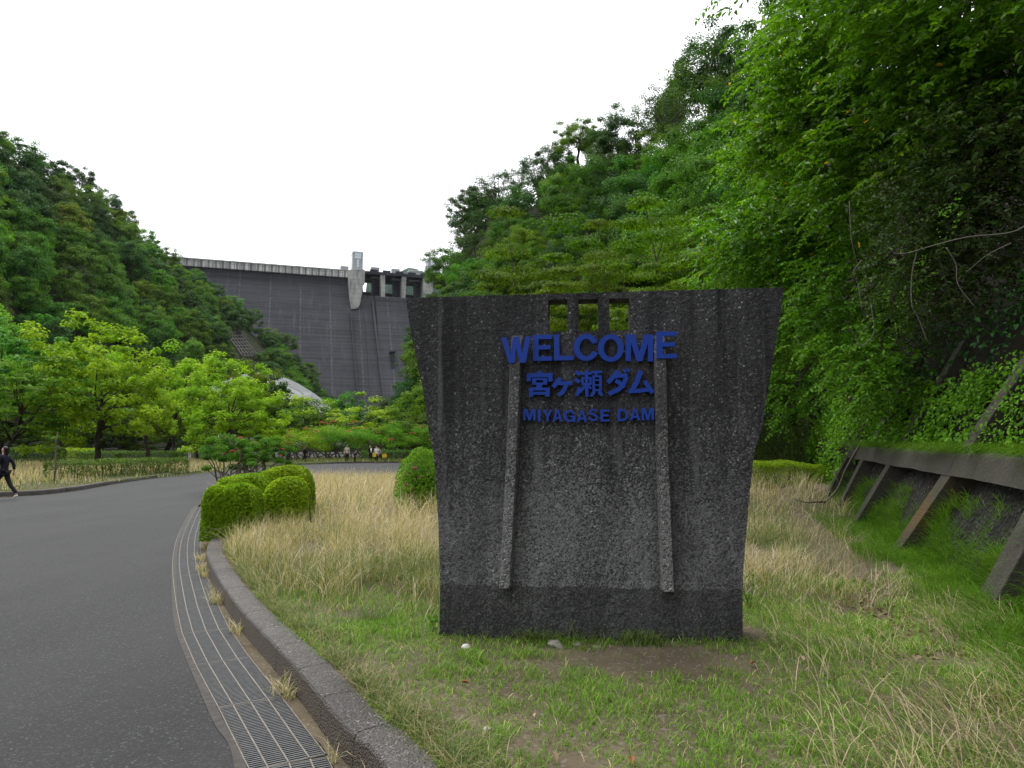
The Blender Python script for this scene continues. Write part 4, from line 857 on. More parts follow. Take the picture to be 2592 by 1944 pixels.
tag(link('park_kerb', pmesh('park_kerb', V, Fs), M['kerb_far']), kind='structure')
inn = fk + nrm * 0.14; far_pts = [(60, 150), (-140, 150), (-140, 16)]
pg = MB(); pg.add([(x, y, 0.13) for x, y in inn] + [(x, y, 0.13) for x, y in far_pts], [tuple(range(len(inn) + 3))]); M['park_soil'] = soil('park_ground', (0.05, 0.05, 0.022), (0.10, 0.09, 0.045), (0.04, 0.06, 0.015))
tag(link('park_ground', triangulated(pg.mesh('park_ground')), M['park_soil']), kind='structure')
def hedge_cloud(rng, n, L, W_, Hh, leaf, lump=0.08, rnd=0.35):
    """leaves on the faces of a clipped box, edges rounded and slightly lumpy"""
    ar = np.array([L * W_, L * Hh, L * Hh, W_ * Hh, W_ * Hh]); f = rng.choice(5, n, p=ar / ar.sum()); u = rng.uniform(-.5, .5, (n, 2)); P = np.zeros((n, 3)); N = np.zeros((n, 3))
    for k in range(5):
        s = f == k
        if k == 0: P[s] = np.stack([u[s, 0] * L, u[s, 1] * W_, np.full(s.sum(), Hh)], 1); N[s] = (0, 0, 1)
        elif k in (1, 2): sg = -1 if k == 1 else 1; P[s] = np.stack([u[s, 0] * L, np.full(s.sum(), sg * W_ / 2), (u[s, 1] + .5) * Hh], 1); N[s] = (0, sg, 0)
        else: sg = -1 if k == 3 else 1; P[s] = np.stack([np.full(s.sum(), sg * L / 2), u[s, 0] * W_, (u[s, 1] + .5) * Hh], 1); N[s] = (sg, 0, 0)
    c = np.clip(P, [-L / 2 + Hh * .35, -W_ / 2 + Hh * .3, 0], [L / 2 - Hh * .35, W_ / 2 - Hh * .3, Hh * .7]); d = P - c; r = np.linalg.norm(d, axis=1, keepdims=True); lim = Hh * .3
    P = np.where(r > lim, c + d / np.maximum(r, 1e-6) * lim * 1.02, P)
    ph = np.sin(P[:, 0] * 2.3 + P[:, 2] * 3) * np.sin(P[:, 1] * 2.7 + 1) + np.sin(P[:, 0] * 5.1) * 0.5
    P = P + N * (ph[:, None] * lump) - N * rng.random((n, 1)) * leaf * 2.2; P[:, 2] = np.maximum(P[:, 2], 0.02)
    NN = unit(N * 0.6 + UP * 0.55 + rng.normal(size=(n, 3)) * rnd); Ls = leaf * rng.uniform(.7, 1.3, n); V, g = leaves(P, NN, rdirs(rng, n), Ls, Ls * .55); ti = rng.random(n); return V, g, np.concatenate([ti, ti])
def hedge(label, c, L, W_, Hh, rz, leaf, n, mat, seed, group=None, name='clipped_hedge'):
    rng = np.random.default_rng(seed); t = thing(name, label, 'hedge', c, rz, group); V, g, ti = hedge_cloud(rng, n, L, W_, Hh, leaf); link('foliage', npmesh('foliage', V, g, ti), M[mat], t)
    mb = MB(); x = -L / 2 + .2
    while x < L / 2 - .1:
        for q in range(3):
            y = rng.uniform(-.3, .3) * W_; b = Vector((x + rng.normal() * .05, y, -.05)); e = b + Vector((rng.normal() * .2, rng.normal() * .15, Hh * .85)); mb.tube([b, b.lerp(e, .5) + Vector((.03, .02, 0)), e], [.02, .014, .006], 4)
        x += 0.35
    mb.build('stems', M['twig'], t)
def gpx(px, py, z=0.13): return ground(px, py, z)
p = gpx(148, 1213); q = gpx(440, 1196); m_ = (p + q) / 2 ; v = q - p
hedge('long low clipped hedge along the far kerb under the tall bright tree', m_, v.length, 2.0, 0.85, math.atan2(v.y, v.x), 0.09, 9000, 'leaf_hedge', 31)
hedge('clipped bright topped hedge behind the walking woman', at(90, 1150, 60).xy.to_3d() + Vector((0, 0, .13)), 4.6, 1.8, 1.45, math.radians(4), 0.1, 8000, 'leaf_hedge', 32)
hedge('low dark hedge row behind the two bright trees', at(330, 1160, 62).xy.to_3d() + Vector((0, 0, .13)), 8.6, 2.0, 1.1, math.radians(3), 0.12, 6000, 'leaf_hedge', 33)
hedge('small bright hedge end beside the dry grass', at(202, 1145, 68).xy.to_3d() + Vector((0, 0, .13)), 3.5, 2.0, 1.35, 0, 0.12, 3000, 'leaf_azalea', 34)
hedge('low hedge in front of the grey parapet behind the blue clothed couple', at(505, 1150, 88).xy.to_3d() + Vector((0, 0, .13)), 7, 2.0, 1.0, 0, 0.14, 3000, 'leaf_hedge', 35)
hedge('low clipped hedge beyond the grass right of the flowering bush', at(1025, 1160, 74).xy.to_3d() + Vector((0, 0, .13)), 9, 2.0, 1.2, 0, 0.14, 4000, 'leaf_hedge', 36)
hedge('flat topped mossy green hedge right of the monument', Vector((8.05, 21.5, 0.42)), 2.6, 1.0, 0.72, math.radians(6), 0.035, 14000, 'leaf_azalea', 37)
pk = dict(n=170, per=85, cr=0.15, flat=0.95, box=0.9, L=0.055, Wd=0.7, upb=0.75, outb=0.6, zc=1.4, rz=1.0, r0=0.05, low=-0.97, inner=0.3, lump=0.28, nb=16)
PK = {'park1': tree_proto('park_tree', 'x', 'tree', 41, 'leaf_park', **pk), 'park2': tree_proto('park_tree', 'x', 'tree', 42, 'leaf_park', **{**pk, 'rz': 0.85, 'n': 44}), 'maple': tree_proto('park_tree', 'x', 'tree', 43, 'leaf_maple', **{**pk, 'flat': 0.35, 'rz': 0.85, 'cr': 0.24, 'n': 110, 'lean': (0.5, 0.1)}),
      'olive': tree_proto('park_tree', 'x', 'tree', 44, 'leaf_olive', **pk), 'dark': tree_proto('conical_tree', 'x', 'tree', 45, 'leaf_dark', **{**pk, 'rx': 0.55, 'rz': 1.2, 'cr': 0.13, 'box': 0.2}), 'mid': tree_proto('park_tree', 'x', 'tree', 46, 'leaf_mid', **pk)}
HP.update(PK); rng = np.random.default_rng(9)
def park(key, px, pytop, Y, wpx, label):
    R = wpx / 2 / F * Y * (1.0 if key != 'dark' else 1.7); z = at(px, pytop, Y).z; src = HP[key]; zt, wr = crown_top(src); R = wpx / 2 / F * Y / wr * 1.12; o = copy_tree(src) if key in USED else src; USED.add(key)
    b = at(px, 1150, Y); o.location = (b.x, b.y, 0.1); o.scale = (R, R, (z - .1) / zt); o.rotation_euler = (0, 0, rng.uniform(0, 6.28) if key != 'maple' else 0.2); tag(o, label, 'tree', 'trees in the park')
park('park1', 245, 805, 54, 290, 'tall bright yellow-green park tree rising from the long clipped hedge')
park('park2', 372, 865, 60, 270, 'bright yellow-green park tree just right of the tallest one')
park('maple', 20, 900, 50, 330, 'spreading layered green tree with leaning trunk above the walking woman')
park('mid', 150, 960, 82, 210, 'darker green park tree in the gap left of the tallest bright tree')
park('olive', 438, 915, 92, 170, 'olive tinted tree between the two bright park trees')
park('park2', 500, 905, 74, 190, 'bright green park tree behind the couple, left of the arch bridge top')
park('park1', 572, 900, 72, 230, 'bright green tree in front of the arch bridge crown')
park('olive', 628, 915, 88, 140, 'mid green tree under the arch bridge crown')
park('dark', 694, 925, 96, 84, 'dark narrow tree hiding the middle of the arch bridge')
park('olive', 772, 1012, 90, 190, 'olive green tree below the end of the white arch')
park('park2', 880, 1000, 86, 260, 'bright rounded tree at the foot of the dam, right of the arch')
park('mid', 845, 990, 150, 130, 'dark green treetop beyond the right foot of the arch')
park('mid', 965, 1035, 92, 180, 'green tree left of the monument under the dam spillway')
park('olive', 1060, 1050, 84, 170, 'olive tree partly hidden behind the left edge of the monument')
park('mid', 300, 1010, 100, 260, 'shaded tree in the dark row far behind the trunks, left')
park('mid', 0, 800, 96, 360, 'dark tree behind the left edge layered tree, against the slope')
park('mid', 420, 1000, 108, 330, 'shaded tree in the dark row far behind the trunks, beside the bridge foot')
park('mid', 175, 1000, 105, 300, 'shaded tree in the dark row directly behind the tallest bright tree')
park('mid', 60, 1000, 95, 260, 'shaded tree behind the walking woman and the bright topped hedge')
# row of leggy azaleas with red flower clusters
def leggy(label, px, Y, pytop, wpx, seed, dens=1.0):
    rng = np.random.default_rng(seed); b = at(px, 1150, Y); zt = at(px, pytop, Y).z; R = wpx / 2 / F * Y; t = thing('flowering_azalea', label, 'shrub', (b.x, b.y, 0.1), 0, 'leggy azaleas with red flowers'); n = 34
    C = np.stack([rng.uniform(-1, 1, n) * R, rng.uniform(-.8, .8, n) * R, zt * rng.uniform(0.46, 0.82, n)], 1); C[:, 2] -= 0.25 * zt * (np.abs(C[:, 0]) / R) ** 2; D = unit(C - np.array([0, 0, zt * .6]))
    lf = 0.075 if Y < 40 else 0.16; link('foliage', crown_mesh('foliage', rng, C, D, int(230 * dens), 0.25 * R, 0.7, lf, 0.5), M['leaf_azalea' if seed in (57, 55) else 'leaf_bright'], t)
    k = rng.choice(n, 7, replace=False); pc = C[k] + np.array([0, 0, .2 * R]); 
    for q in range(len(pc)): link('flower_cluster', crown_mesh('flower_cluster', rng, pc[q:q + 1], D[k][q:q + 1], 30, 0.08 * R, 0.6, lf * .85, 0.9), M['petal_red'], t)
    mb = MB()
    for j in range(16):
        e = Vector(C[rng.integers(n)]); s = Vector((rng.normal() * .25 * R, rng.normal() * .25 * R, -.1)); mb.tube([s, s.lerp(e, .35) + Vector((0, 0, .25 * zt * .3)), s.lerp(e, .7) + Vector(rng.normal(size=3)) * .06, e], [.035 * R ** .5, .03 * R ** .5, .02 * R ** .5, .008], 5)
    mb.build('stems', M['bark_mid'], t)
M['bark_mid'] = plain('grey_brown_bark', (0.12, 0.1, 0.08), 0.9, var=0.4, scale=14)
leggy('leggy grey-twigged azalea with red flower clusters, directly behind the clipped bushes', 592, 25.5, 1085, 150, 51)
leggy('leggy azalea with one tall red-tipped shoot, second in the row', 664, 27, 1078, 130, 54)
leggy('leggy azalea with red flowers standing right behind the man in blue', 745, 79, 1080, 190, 55)
leggy('azalea with many orange-red clusters left of the white bridge foot', 830, 80, 1068, 190, 57)
leggy('green azalea over the walkers beside the white bridge foot', 915, 79, 1062, 190, 58)
leggy('flat topped green azalea at the right end of the row', 995, 80, 1058, 210, 60)
leggy('low azalea touching the left edge of the monument', 1075, 78, 1070, 160, 62)

# clipped azalea cushions by the drain
def cushion(label, px, pybase, Y, wpx, pytop, seed, n=22000, shag=0.17, mat='leaf_azalea', name='clipped_azalea', sq=2.6, dep=1.0, zb=0.13, leaf=0.05, group='clipped azalea cushions by the drain'):
    rng = np.random.default_rng(seed); b = at(px, pybase, Y); R = wpx / 2 / F * Y; zt = at(px, pytop, Y).z - zb; t = thing(name, label, 'bush', (b.x, b.y, zb), 0, group)
    d = rdirs(rng, n); d[:, 2] = np.abs(d[:, 2]); k = (np.abs(d) ** sq).sum(1, keepdims=True) ** (-1 / sq); P = d * k; la = 0.02 if shag < .3 else 0.12; lum = 1 + la * np.sin(P[:, :1] * 5 + seed) * np.sin(P[:, 1:2] * 4) + 0.02 * np.sin(P[:, 2:] * 6 + P[:, :1] * 4)
    P = P * lum * np.array([R, R * dep, zt]); P *= (1 - rng.random((n, 1)) ** 2 * shag); N = unit(d * 0.8 + UP * 0.45 + rng.normal(size=(n, 3)) * 0.6); Ls = leaf * rng.uniform(.7, 1.4, n)
    V, g = leaves(P, N, rdirs(rng, n) + UP * .5, Ls, Ls * .5); ti = rng.random(n) * .7 + .3 * (np.sin(P[:, 0] * 11) * np.sin(P[:, 1] * 9) * .5 + .5); link('foliage', npmesh('foliage', V, g, np.concatenate([ti, ti])), M[mat], t)
    mb = MB()
    for j in range(26):
        a = rng.uniform(0, 6.28); e = Vector((math.cos(a) * R * .8, math.sin(a) * R * .8 * dep, zt * rng.uniform(.5, .9))); mb.tube([(0, 0, -.1), e * .5 + Vector((0, 0, .05)), e], [.025, .016, .006], 4)
    mb.build('stems', M['twig'], t); return t
cushion('boxy clipped azalea bush at the drain, nearest and lowest left of the cluster', 588, 1345, 11.6, 132, 1226, 71, 30000, sq=4.5, dep=0.9)
cushion('clipped azalea mound just behind the boxy front bush', 620, 1300, 13.4, 142, 1200, 72, 22000, sq=3.6)
cushion('largest rounded azalea mound at the back of the cluster', 718, 1290, 14.0, 142, 1180, 73, 26000, sq=3.4)
cushion('small round azalea ball on the right front of the cluster', 724, 1300, 12.6, 116, 1208, 74, 18000, sq=3.0)
fb = cushion('bright green azalea bush with pink flowers at the left edge of the monument', 1082, 1240, 17.5, 170, 1138, 75, 14000, 0.6, 'leaf_bright', 'pink_azalea', 2.3, 1.0, 0.15, 0.06, None)
rng = np.random.default_rng(3)
C = np.array([[-.1, -.66, .75], [-.45, -.55, .55], [-.3, -.66, .42], [-.5, -.4, .8], [-.22, -.64, .95], [-.38, -.66, .3]]); 
for q in range(len(C)): link('flower', crown_mesh('flower', rng, C[q:q + 1], unit(C[q:q + 1]), 16, .04, .8, .045, .9), M['petal_pink'], fb)
cushion('dark rounded shrub with reddish right side behind the flat hedge', 1995, 1160, 27.0, 190, 1058, 76, 16000, 0.4, 'leaf_hedge', 'dark_shrub', 2.2, 0.9, 0.6, 0.06, None)
# ------------------------------------------------------------------ grass
rng = np.random.default_rng(2024)
def nz(x, y, s, o=0.0): return np.array([mnoise.noise(Vector((a * s + o, b * s, o))) for a, b in zip(x, y)])
lz = np.vectorize(lawn_z)
SX0, SX1 = pL.x, pL.x + ex.x * 2.5
def scatter(n, x0, x1, y0, y1): return rng.uniform(x0, x1, n), rng.uniform(y0, y1, n)
def in_sign(x, y):
    u = (x - pL.x) * ex.x + (y - pL.y) * ex.y; d = (x - pL.x) * en.x + (y - pL.y) * en.y; return (u > -0.02) & (u < 2.47) & (d < 0.01) & (d > -0.4)
def tall_w(x, y):    # 1 where the tall dry grass stands
    edge = np.where(x < 0.7, 6.4 - 0.22 * (x + 0.6), 6.5 + 0.05 * x) + 0.5 * nz(x, y, 1.1, 5); return np.clip((y - edge) / 0.9 + 0.5, 0, 1)
def gully(x, y): tx = TA.x + (y - TA.y) * TT.x / TT.y; return np.exp(-((tx - x - 0.75) / 0.42) ** 2) * (y > 4.2)
# short lawn in tufts with bare earth between
n = 175000; x, y = scatter(n, -2.6, 5.2, 2.2, 8.2); k = (x > x_of(kf, y) + 0.2) & (x < TA.x + (y - TA.y) * .302 + .2) & ~in_sign(x, y) & (np.abs(x) < 0.78 * y + .4); x, y = x[k], y[k]
pat = nz(x, y, 1.5, 11) + 0.65 * nz(x, y, 5.5, 3) + 0.35 * nz(x, y, 13, 8)
bare = np.exp(-(((x - 0.5) / 1.15) ** 2 + ((y - 4.88) / 0.33) ** 2) * 1.0) * 1.0 + np.exp(-(((x + 0.05) / 0.5) ** 2 + ((y - 3.55) / 0.45) ** 2)) * 0.55 + gully(x, y) * 0.9 + np.exp(-((x - x_of(kf, y) - .3) / .12) ** 2) * .35
k = rng.random(len(x)) < np.clip(0.98 + 1.2 * pat - bare + 0.12 * np.clip(x - 1.5, 0, 1.5), 0.02, 1) * (1 - tall_w(x, y) * .6); x, y = x[k], y[k]; pat = pat[k]; n = len(x); print('lawn blades', n)
h = (0.026 + 0.034 * rng.random(n) + 0.06 * np.clip(pat, 0, 1)) * (1 + 0.5 * np.clip(x - 1.8, 0, 1)); ti = np.clip(rng.random(n) * 0.78 + (rng.random(n) < 0.14 + 0.1 * np.clip(x - 1.2, 0, 1.5)) * 0.35, 0, 1)
P = np.stack([x, y, lz(x, y) - 0.004], 1); lawn_set = blades(rng, P, h, 0.0035 + 0.003 * rng.random(n), rng.uniform(.3, 1.3, n), ti, 3)
tag(blade_obj('lawn_grass', M['grass'], [lawn_set]), 'short patchy green grass with bare earth in front of the monument', 'grass', kind='stuff')
# longer mixed grass at lower right, grass round the foot of the slab and along the kerb
sets = []
n = 21000; x, y = scatter(n, 1.3, 5.2, 2.4, 6.4); w = np.clip((x - 1.1 - (y - 3.0) * 0.30) / 0.9, 0, 1) * (0.5 + 0.9 * nz(x, y, 1.7, 4)) * (1 - gully(x, y) * .95) * (x < TA.x + (y - TA.y) * .302 + .1); k = rng.random(n) < w; x, y = x[k], y[k]; n = len(x)
P = np.stack([x, y, lz(x, y)], 1); sets.append(blades(rng, P, rng.uniform(.10, .30, n), 0.004 + .003 * rng.random(n), rng.uniform(.6, 1.7, n), np.clip(rng.random(n) * .78, 0, 1), 3, az=rng.normal(2.4, 1.0, n)))
n = 3600; u = rng.uniform(-.25, 2.7, n); dd = np.abs(rng.normal(0, .07, n)) + .015; k = rng.random(n) < .06 + .9 * (np.sin(u * 5.1 + 3.6) * np.sin(u * 2.3 + .5) > .45); u, dd = u[k], dd[k]; n = len(u)
x, y = pL.x + ex.x * u + en.x * dd, pL.y + ex.y * u + en.y * dd; P = np.stack([x, y, lz(x, y)], 1); sets.append(blades(rng, P, rng.uniform(.03, .16, n) * (1 + .7 * (np.abs(u - 1.1) < .12)), 0.005 + .003 * rng.random(n), rng.uniform(.4, 1.4, n), rng.random(n) * .3, 3))
n = 16000; y = rng.uniform(2.6, 12, n); x = x_of(kf, y) + .26 + np.abs(rng.normal(0, .14, n)); k = rng.random(n) < .55 + .8 * nz(x, y, 2.2, 6); x, y = x[k], y[k]; n = len(x); P = np.stack([x, y, lz(x, y)], 1); sets.append(blades(rng, P, rng.uniform(.04, .16, n), .005 * np.ones(n), rng.uniform(.5, 1.6, n), rng.random(n) * .5, 3))
n = 9000; y = rng.uniform(2.8, 14, n); x = x_of(kf, y) - .03 - np.abs(rng.normal(0, .05, n)); cl = nz(x * 0, y, 2.6, 9); k = rng.random(n) < np.clip(cl * 2.2 - .1, 0, 1); x, y = x[k], y[k]; n = len(x); P = np.stack([x, y, np.zeros(n)], 1); sets.append(blades(rng, P, rng.uniform(.04, .18, n), .005 * np.ones(n), rng.uniform(.5, 1.6, n), rng.random(n) ** .7 * .85, 3))
n = 300; a = rng.uniform(0, 6.28, n); r = np.abs(rng.normal(0, .22, n)); x, y = -1.15 + np.cos(a) * r * 1.5, 6.05 + np.sin(a) * r; k = x > x_of(kf, y) + .25; x, y = x[k], y[k]; n = len(x); P = np.stack([x, y, lz(x, y)], 1); sets.append(blades(rng, P, rng.uniform(.08, .2, n), .0035 * np.ones(n), rng.uniform(.4, 1.2, n), rng.random(n) * .18, 3))
tag(blade_obj('rough_grass', M['straw'], sets), 'longer mixed green and straw coloured grass at the lawn edges', 'grass', kind='stuff')
# tall dry grass behind the slab and up to the road
sets = []
for (n, x0, x1, y0, y1, wd) in ((98000, -6.5, 7.2, 5.6, 12.5, .0055), (62000, -9.5, 11.0, 12.5, 31, .011)):
    x, y = scatter(n, x0, x1, y0, y1); k = (x > x_of(kf, y) + .3) & (x < TA.x + (y - TA.y) * .302 - .35 + .5 * (y > 13)) & ~in_sign(x, y) & (np.abs(x) < .78 * y + 1) & ~((y > 26.5) & (x < -9.2)); x, y = x[k], y[k]
    hidden = (x / y > -.095) & (x / y < .30) & (y > 8.5); k = ~hidden | (rng.random(len(x)) < .12); x, y = x[k], y[k]
    cl = nz(x, y, 2.0, 21); big = nz(x, y, .55, 31); k = rng.random(len(x)) < tall_w(x, y) * np.clip(.6 + 1.5 * cl, .06, 1) * (1 - .8 * gully(x, y)); x, y, cl, big = x[k], y[k], cl[k], big[k]; n = len(x); print('tall', n)
    tw = tall_w(x, y); h = (.17 + .18 * tw + .16 * cl + np.clip(y - 8, 0, 12) * .022) * rng.uniform(.6, 1.25, n); h *= np.where(x > 1.9, .85, 1); green = np.clip(.42 - .6 * big + .3 * (x > 1.6) * (y > 9) - .03 * (y - 7) + .25 * np.clip(1 - (y - 6) / 2.2, 0, 1), .05, .85)
    ti = np.where(rng.random(n) < green, rng.random(n) * .36, .4 + .6 * rng.random(n) ** 1.2); P = np.stack([x, y, lz(x, np.minimum(y, 26.5)) - .01], 1)
    sets.append(blades(rng, P, h, wd * rng.uniform(.6, 1.4, n), np.abs(rng.normal(.75, .45, n)), ti, 4, az=rng.normal(-.5, 1.7, n)))
tag(blade_obj('tall_dry_grass', M['straw'], sets), 'tall straw coloured dry grass with green blades round the monument', 'grass', kind='stuff')
# park grass
sets = []
n = 32000; x, y = scatter(n, -40, -14, 22, 75); px_ = x / y * F + 1296; fx = np.interp(y, fk[:60, 1], fk[:60, 0]); k = (x < fx - .5) & (px_ > -60) & (px_ < 640) & (nz(x, y, .22, 8) > -.22 + .35 * (x > fx - 2.0)); x, y = x[k], y[k]; n = len(x); dry = nz(x, y, .18, 14)
sets.append(blades(rng, np.stack([x, y, np.full(n, .12)], 1), rng.uniform(.2, .6, n) * np.clip((fx[k] - x) / 4, .25, 1), .03 * np.ones(n), np.abs(rng.normal(.4, .3, n)), np.where(rng.random(n) < .75, .42 + .5 * rng.random(n), .3 * rng.random(n)), 2))
n = 26000; x, y = scatter(n, -40, -14, 17, 70); fx = np.interp(y, fk[:60, 1], fk[:60, 0]); k = (x < fx - .18) & (x > fx - 6) & (x / y > -.76); x, y = x[k], y[k]; n = len(x)
sets.append(blades(rng, np.stack([x, y, np.full(n, .12)], 1), rng.uniform(.06, .18, n), .03 * np.ones(n), np.abs(rng.normal(.5, .3, n)), rng.random(n) * .34, 2))
n = 9000; x, y = scatter(n, -22, 2, 70, 86); sets.append(blades(rng, np.stack([x, y, np.full(n, .12)], 1), rng.uniform(.2, .5, n), .05 * np.ones(n), np.abs(rng.normal(.4, .3, n)), rng.random(n) * .5, 2))
tag(blade_obj('park_grass', M['straw'], sets), 'dry and green grass between the hedges beyond the road', 'grass', kind='stuff')
# fresh grass on the bank, below and above the concrete beam
sets = []
n = 40000; y = rng.uniform(4.2, 17.5, n); u = rng.uniform(-.45, 1.05, n); x = TA.x + (y - TA.y) * .302; P = np.stack([x + TM.x * u, y + TM.y * u, .16 + .06 * np.clip(1 + u / 1.6, 0, 1) ** 2 + np.clip(u - .2, 0, 1) * .75], 1); cl = nz(P[:, 0], P[:, 1], 1.3, 2)
k = rng.random(n) < np.clip(.75 + 1.3 * cl - np.clip(u - .75, 0, 1) * 2.0 - (u < -.2) * .5 * (y < 9), 0, 1); P = P[k]; n = len(P); cl2 = nz(P[:, 0], P[:, 1], 3.1, 7); sets.append(blades(rng, P, rng.uniform(.08, .30, n) * (1 + .7 * cl2), .004 + .004 * rng.random(n), rng.uniform(.5, 1.7, n), np.clip(rng.random(n) * .8 + .5 * cl2, 0, 1), 3, az=rng.normal(3.3, 1.3, n)))
n = 26000; y = rng.uniform(2.5, 17.5, n); u = rng.uniform(.75, 1.7, n); p0 = TM * 1.0
P = np.stack([TA.x + (y - TA.y) * .302 + TM.x * u, y + TM.y * u, beam_z(y) - .05 + np.clip(u - 1.2, 0, 1) * 1.9], 1); cl = nz(P[:, 0], P[:, 1], 1.6, 12); k = rng.random(n) < np.clip(.6 + 1.3 * cl, 0, 1); P = P[k]; n = len(P); sets.append(blades(rng, P, rng.uniform(.1, .32, n), .0035 + .002 * rng.random(n), rng.uniform(.6, 1.8, n), rng.random(n), 3, az=rng.normal(3.3, .7, n)))
n = 30000; yy = rng.uniform(4.6, 17, n); s = rng.uniform(-.35, .95, n); P = np.stack([TA.x + (yy - TA.y) * .302, yy, np.full(n, .2)], 1) + np.array(SL) * s[:, None] - np.array(SN) * .16; cl2 = nz(P[:, 0] + P[:, 2], P[:, 1], 1.9, 17); k = rng.random(n) < np.clip(.95 - s * 1.0 + 1.3 * cl2, 0, 1); P = P[k]; cl2 = cl2[k]; n = len(P)
sets.append(blades(rng, P, rng.uniform(.08, .26, n) * (1 + .6 * cl2), .0045 + .004 * rng.random(n), rng.uniform(.6, 1.9, n), np.clip(rng.random(n) * .8 + .5 * cl2, 0, 1), 3, az=rng.normal(3.3, 1.2, n)))
n = 6000; tt = rng.uniform(0, L, n); tt -= 1.2; P = np.array([b0.x, b0.y, BEAM_Z - .02]) + (np.array(bd) + np.array([0, 0, BSL]))[None, :] * tt[:, None] - np.array(SN) * np.array([1, 1, 0]) * rng.uniform(-.02, .3, (n, 1)) ** 1.0; cl2 = nz(P[:, 0], P[:, 1], 1.7, 27); k = rng.random(n) < np.clip(.35 + 1.9 * cl2, 0, 1); P = P[k]; n = len(P); sets.append(blades(rng, P, rng.uniform(.1, .3, n), .005 + .003 * rng.random(n), rng.uniform(1.0, 2.6, n), rng.random(n), 3, droop=1.5, az=rng.normal(3.0, .6, n)))
tag(blade_obj('bank_grass', M['grass_fine'], sets), 'fresh fine green grass on the bank around the concrete ribs', 'grass', kind='stuff')
# creepers and herbs on the bank
n = 75000; y = rng.uniform(3, 27, n); zz = np.where(y > 14.5, rng.uniform(.1, 8, n), np.where(rng.random(n) < .5, rng.uniform(1.3, 2.4, n), rng.uniform(1.3, 8.0, n))); prz = [p[1] for p in PROF]; pru = [p[0] for p in PROF]; u = np.interp(zz, prz, pru); P = np.stack([TA.x + (y - TA.y) * .302 + TM.x * u, y + TM.y * u, .2 + zz], 1)
cl = nz(P[:, 0] + P[:, 2], P[:, 1], .8, 3); dk = np.clip((y - 11.5) / 4, .03, 1); k = rng.random(n) < np.clip(.45 + 1.6 * cl, 0, 1) * np.maximum(dk * ((y > 17) | (zz < 2.6)), (zz < 2.3) * .95); P = P[k]; n = len(P); SNn = np.array(SN); P += SNn * (rng.random((n, 1)) ** 2 * .35 + .05)
N = unit(SNn * .7 + UP * .5 + rng.normal(size=(n, 3)) * .45); Ls = rng.uniform(.05, .12, n) * np.clip((P[:, 1] - 2) / 11, .42, 1); V, g = leaves(P, N, -UP + rng.normal(size=(n, 3)) * .5, Ls, Ls * .75, True); ti = rng.random(n)
tag(link('undergrowth', npmesh('undergrowth', V, g, np.concatenate([ti, ti])), M['leaf_herb']), 'leafy creepers and herbs covering the bank above the concrete beam', 'undergrowth', kind='stuff')
# creeper leaves coloured dark for the hollow's shade, and dry twigs, under the canopy
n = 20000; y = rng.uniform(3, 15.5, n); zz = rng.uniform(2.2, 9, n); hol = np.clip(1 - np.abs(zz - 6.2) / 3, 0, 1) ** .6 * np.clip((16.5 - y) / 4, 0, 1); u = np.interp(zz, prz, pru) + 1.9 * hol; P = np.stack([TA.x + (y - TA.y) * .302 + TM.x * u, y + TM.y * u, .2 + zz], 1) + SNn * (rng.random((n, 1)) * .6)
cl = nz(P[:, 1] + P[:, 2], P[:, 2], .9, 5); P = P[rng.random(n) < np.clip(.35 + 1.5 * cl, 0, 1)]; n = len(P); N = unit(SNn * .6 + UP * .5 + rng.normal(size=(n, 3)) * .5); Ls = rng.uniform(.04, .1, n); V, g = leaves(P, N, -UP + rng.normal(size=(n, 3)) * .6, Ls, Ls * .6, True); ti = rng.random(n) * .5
tag(link('creeper', npmesh('creeper', V, g, np.concatenate([ti, ti])), M['leaf_dark']), 'creeper leaves coloured dark for shade in the hollow of the bank under the canopy', 'creeper', kind='stuff')
mb = MB()
for k in range(150):
    y0 = rng.uniform(5, 15); z0 = rng.uniform(3, 9); u0 = float(np.interp(z0, prz, pru)) + .3; p = np.array(bank_pt(y0, u0, z0)) + np.array(SN) * rng.uniform(.1, .6); d = rng.normal(size=3) * .5 + np.array([-.3, -.2, -.8]); pts = [p]
    for q in range(5): d = d * .8 + rng.normal(size=3) * .35 + np.array([0, 0, -.12]); pts.append(pts[-1] + unit(d) * rng.uniform(.12, .3))
    mb.tube([Vector(v) for v in pts], [.008, .007, .006, .005, .004, .002], 4, False)
tag(mb.build('dry_twigs', M['bark']), 'tangle of thin bare twigs and roots in the dark hollow', 'twigs', kind='stuff')
# leaf litter: along the far kerb, in the gully
n = 1500; s = rng.integers(10, 60, n); P = np.stack([fk[s, 0] + rng.uniform(.03, .35, n) + rng.normal(0, .1, n), fk[s, 1] + rng.uniform(-.25, .25, n), np.full(n, .012)], 1); x, y = scatter(2600, 2.6, 5.2, 5.0, 8.5); k = rng.random(2600) < gully(x, y) * .8; x, y = x[k], y[k]; P2 = np.stack([x, y, lz(x, y) + .008], 1)
P = np.concatenate([P, P2]); n = len(P); N = unit(UP + rng.normal(size=(n, 3)) * .35); Ls = np.where(P[:, 0] < 0, rng.uniform(.05, .11, n), rng.uniform(.03, .09, n)); V, g = leaves(P, N, rdirs(rng, n), Ls, Ls * .45); ti = rng.random(n)
M['litter'] = leafmat('dead_leaf', G3((0.08, 0.05, 0.03), (0.16, 0.1, 0.06), (0.32, 0.24, 0.16)), 0.1, 0.8, obvar=0)
tag(link('leaf_litter', npmesh('leaf_litter', V, g, np.concatenate([ti, ti])), M['litter']), 'dry fallen leaves along the far kerb and in the earth gully', 'leaf litter', kind='stuff')

